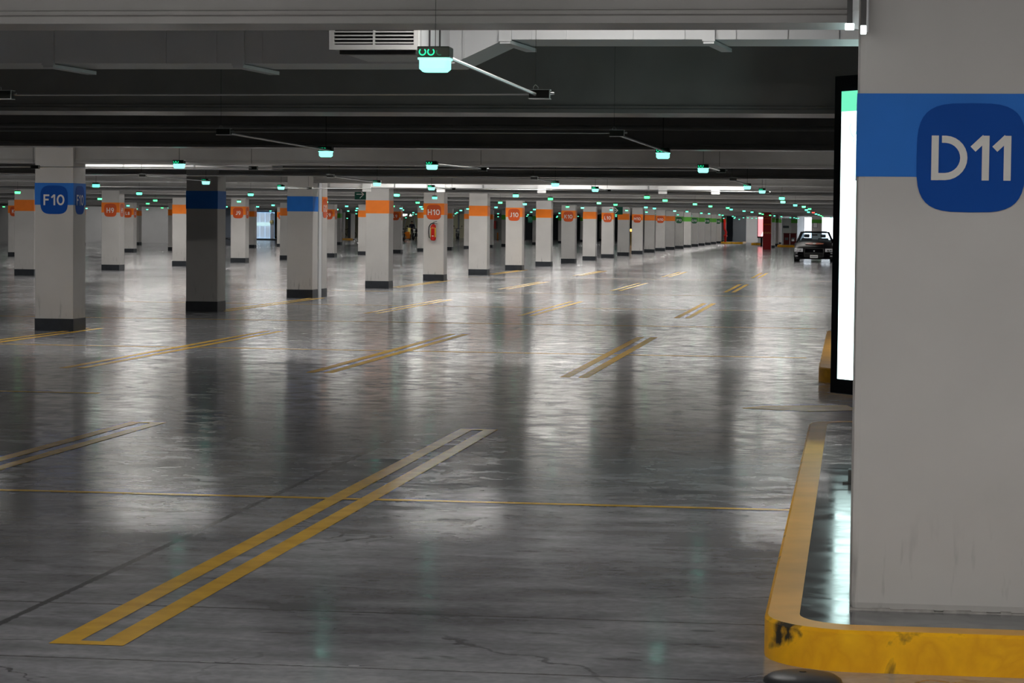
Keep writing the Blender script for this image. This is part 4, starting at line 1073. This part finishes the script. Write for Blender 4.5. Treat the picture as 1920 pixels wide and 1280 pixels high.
# ------------------------------------------------------------------ car
def car():
    p = atY(1487, 491, 107.4)
    t = empty('police_car', (p.x+.90, 107.4, 0)); t.scale = (1, 1, .93); tag(t, 'black saloon car facing the camera with orange bonnet emblem', 'car')
    MB_ = MB()
    # body from cross-sections along y: (y, half width, z bottom, z shoulder)
    def loft(secs, name, m_, parent=t, smooth=True):
        mb = MB(); n = None
        for prof, y in secs:
            ring = [(x, y, z) for x, z in prof]+[(-x, y, z) for x, z in reversed(prof)]
            if n is None: n = len(ring)
            mb.v += ring
        for i in range(len(secs)-1):
            for k in range(n): mb.f.append((i*n+k, i*n+(k+1) % n, (i+1)*n+(k+1) % n, (i+1)*n+k))
        mb.f.append(tuple(range(n))); mb.f.append(tuple((len(secs)-1)*n+k for k in range(n)))
        return mb.build(name, m_, parent, smooth=smooth)
    def pr(w_, zb, zs, zt, wt): return [(w_*.86, zb), (w_*.98, zb+.12), (w_, zb+.3), (w_*.99, zs), (wt, zt), (wt*.5, zt+.03)]
    loft([(pr(.72, .17, .44, .52, .55), 0), (pr(.82, .14, .52, .62, .66), .12), (pr(.87, .14, .64, .76, .72), .6), (pr(.885, .15, .78, .92, .74), 1.25), (pr(.885, .19, .86, .96, .74), 1.6),
          (pr(.885, .19, .88, .96, .74), 3.6), (pr(.86, .22, .90, 1.02, .70), 4.3), (pr(.78, .30, .85, .98, .62), 4.5)], 'car_body', M['car_black'])
    def cab(w0, w1, z0, z1): return [(w0, z0), ((w0+w1)/2+.02, (z0+z1)/2), (w1, z1-.04), (w1*.7, z1)]
    # roof
    loft([(cab(.62, .60, 1.36, 1.42), 2.0), (cab(.63, .61, 1.38, 1.455), 2.5), (cab(.62, .58, 1.36, 1.43), 3.3)], 'roof', M['car_black'])
    # pillars
    for s in (-1, 1):
        MB().obox((s*.77, 1.28, .93), (s*.60, 2.05, 1.39), .06, .05).build('front_pillar', M['car_black'], t)
        MB().obox((s*.76, 3.9, .97), (s*.58, 3.25, 1.39), .08, .05).build('rear_pillar', M['car_black'], t)
        MB().obox((s*.80, 2.5, .93), (s*.62, 2.5, 1.38), .07, .05).build('door_pillar', M['car_black'], t)
        # mirrors
        mm = MB().box(s*.88 if s > 0 else -1.04, 1.04 if s > 0 else -.88, 1.55, 1.68, .94, 1.07).build('door_mirror', M['car_black'], t, bevel=.03)
        MB().box(min(s*.90, s*1.02), max(s*.90, s*1.02), 1.545, 1.55, .96, 1.05).build('mirror_glint', M['chrome'], mm)
    MB().poly([(-.73, 1.30, .95), (.73, 1.30, .95), (.58, 2.05, 1.38), (-.58, 2.05, 1.38)]).build('windscreen', M['car_glass'], t)
    MB().poly([(-.72, 3.9, .98), (.72, 3.9, .98), (.56, 3.27, 1.38), (-.56, 3.27, 1.38)]).build('rear_window', M['car_glass'], t)
    for s in (-1, 1):
        sn = MB().box(s*.36-.24, s*.36+.24, 2.2, 2.36, .6, 1.12).build('front_seat', M['black_cloth'], t, bevel=.06)
        MB().box(s*.36-.12, s*.36+.12, 2.26, 2.36, 1.14, 1.30).build('headrest', M['black_cloth'], sn, bevel=.04)
    MB().box(-.12, .12, 1.75, 1.8, 1.24, 1.30).build('inner_mirror', M['black'], t)
    MB().box(-.68, .68, 1.35, 1.6, .90, .955).build('dashboard', M['black'], t)
    # bonnet emblem (orange wings and white disc)
    zb = lambda y: .65+(y-.12)*.275
    mb = MB(); N_ = 14
    P = []
    for k in range(N_):
        a = 2*PI*k/N_; yy = .78+.16*math.sin(a); P.append((.42*math.cos(a), yy, zb(yy)+.035))
    mb.poly(P); mb.build('bonnet_emblem', M['emblem_orange'], t)
    P = []
    for k in range(N_):
        a = 2*PI*k/N_; yy = .76+.13*math.sin(a); P.append((.085*math.cos(a), yy-.0, zb(yy)+.042))
    MB().poly(P).build('emblem_disc', M['letter'], t)
    # grille, bumper, bar, plate, lamps
    MB().prism([(-.40, -.012), (.40, -.012), (.40, .03), (-.40, .03)], .22, .46).build('grille', M['black'], t)
    MB().box(-.03, .03, -.03, -.01, .50, .55).build('badge_emblem', M['chrome'], t)
    gb = MB()
    for s in (-1, 1): gb.tube([(s*.40, -.05, .26), (s*.42, -.09, .45), (s*.40, -.04, .66)], .022, 8)
    gb.tube([(-.40, -.07, .40), (.40, -.07, .40)], .02, 8).tube([(-.40, -.05, .64), (.40, -.05, .64)], .02, 8).build('bull_bar', M['darkmetal'], t)
    pl_ = MB().box(-.17, .17, -.10, -.085, .20, .34).build('number_plate', M['white'], t)
    MB().box(-.14, .14, -.104, -.10, .245, .295).build('plate_characters', M['plate_grey'], pl_)
    for s in (-1, 1):
        hl = MB().prism([(s*.48, -.03), (s*.80, .05), (s*.86, .22), (s*.52, .10)], .48, .64).build('headlamp', M['headlamp'], t, bevel=.01)
        for dx in (.60, .72): MB().lathe([(.001, -.03), (.045, -.02), (.045, .02), (.001, .03)], (s*dx, -.03, .56), 12).build('lamp_reflector', M['chrome'], hl)
        MB().box(min(s*.53, s*.80), max(s*.53, s*.80), .0, .05, .40, .45).build('fog_strip', M['plate_grey'], t)
        MB().box(min(s*.53, s*.80), max(s*.53, s*.80), .0, .06, .26, .32).build('bumper_lettering', M['plate_grey'], t)
    for (x, y, nm) in ((-.78, .82, 'front_wheel'), (.78, .82, 'front_wheel'), (-.78, 3.55, 'rear_wheel'), (.78, 3.55, 'rear_wheel')):
        w1 = MB().tube([(x-.10, y, .315), (x-.085, y, .315), (x+.085, y, .315), (x+.10, y, .315)], [.27, .315, .315, .27], 28).build(nm, M['tyre'], t, smooth=True)
        sx = -1 if x < 0 else 1
        MB().tube([(x+sx*.10, y, .315), (x+sx*.108, y, .315)], .19, 18).build('wheel_rim', M['darkmetal'], w1)
M['car_black'] = mat('car_black_paint', (.003, .003, .004), .3, spec=.04)
M['car_glass'] = mat('car_glass', (.5, .6, .65), .02)
nt = M['car_glass'].node_tree
tr = nt.nodes.new('ShaderNodeBsdfTransparent'); tr.inputs[0].default_value = (.75, .85, .9, 1)
mxs = nt.nodes.new('ShaderNodeMixShader'); mxs.inputs[0].default_value = .12
nt.links.new(tr.outputs[0], mxs.inputs[1]); nt.links.new(nt.nodes['Principled BSDF'].outputs[0], mxs.inputs[2]); nt.links.new(mxs.outputs[0], nt.nodes['Material Output'].inputs[0])
M['chrome'] = mat('chrome', (.8, .8, .8), .15, metal=1)
M['emblem_orange'] = mat('emblem_orange', (.50, .10, .03), .4)
M['plate_grey'] = mat('plate_grey', (.35, .35, .36), .5)
M['headlamp'] = mat('headlamp_glass', (.75, .75, .78), .2)
car()
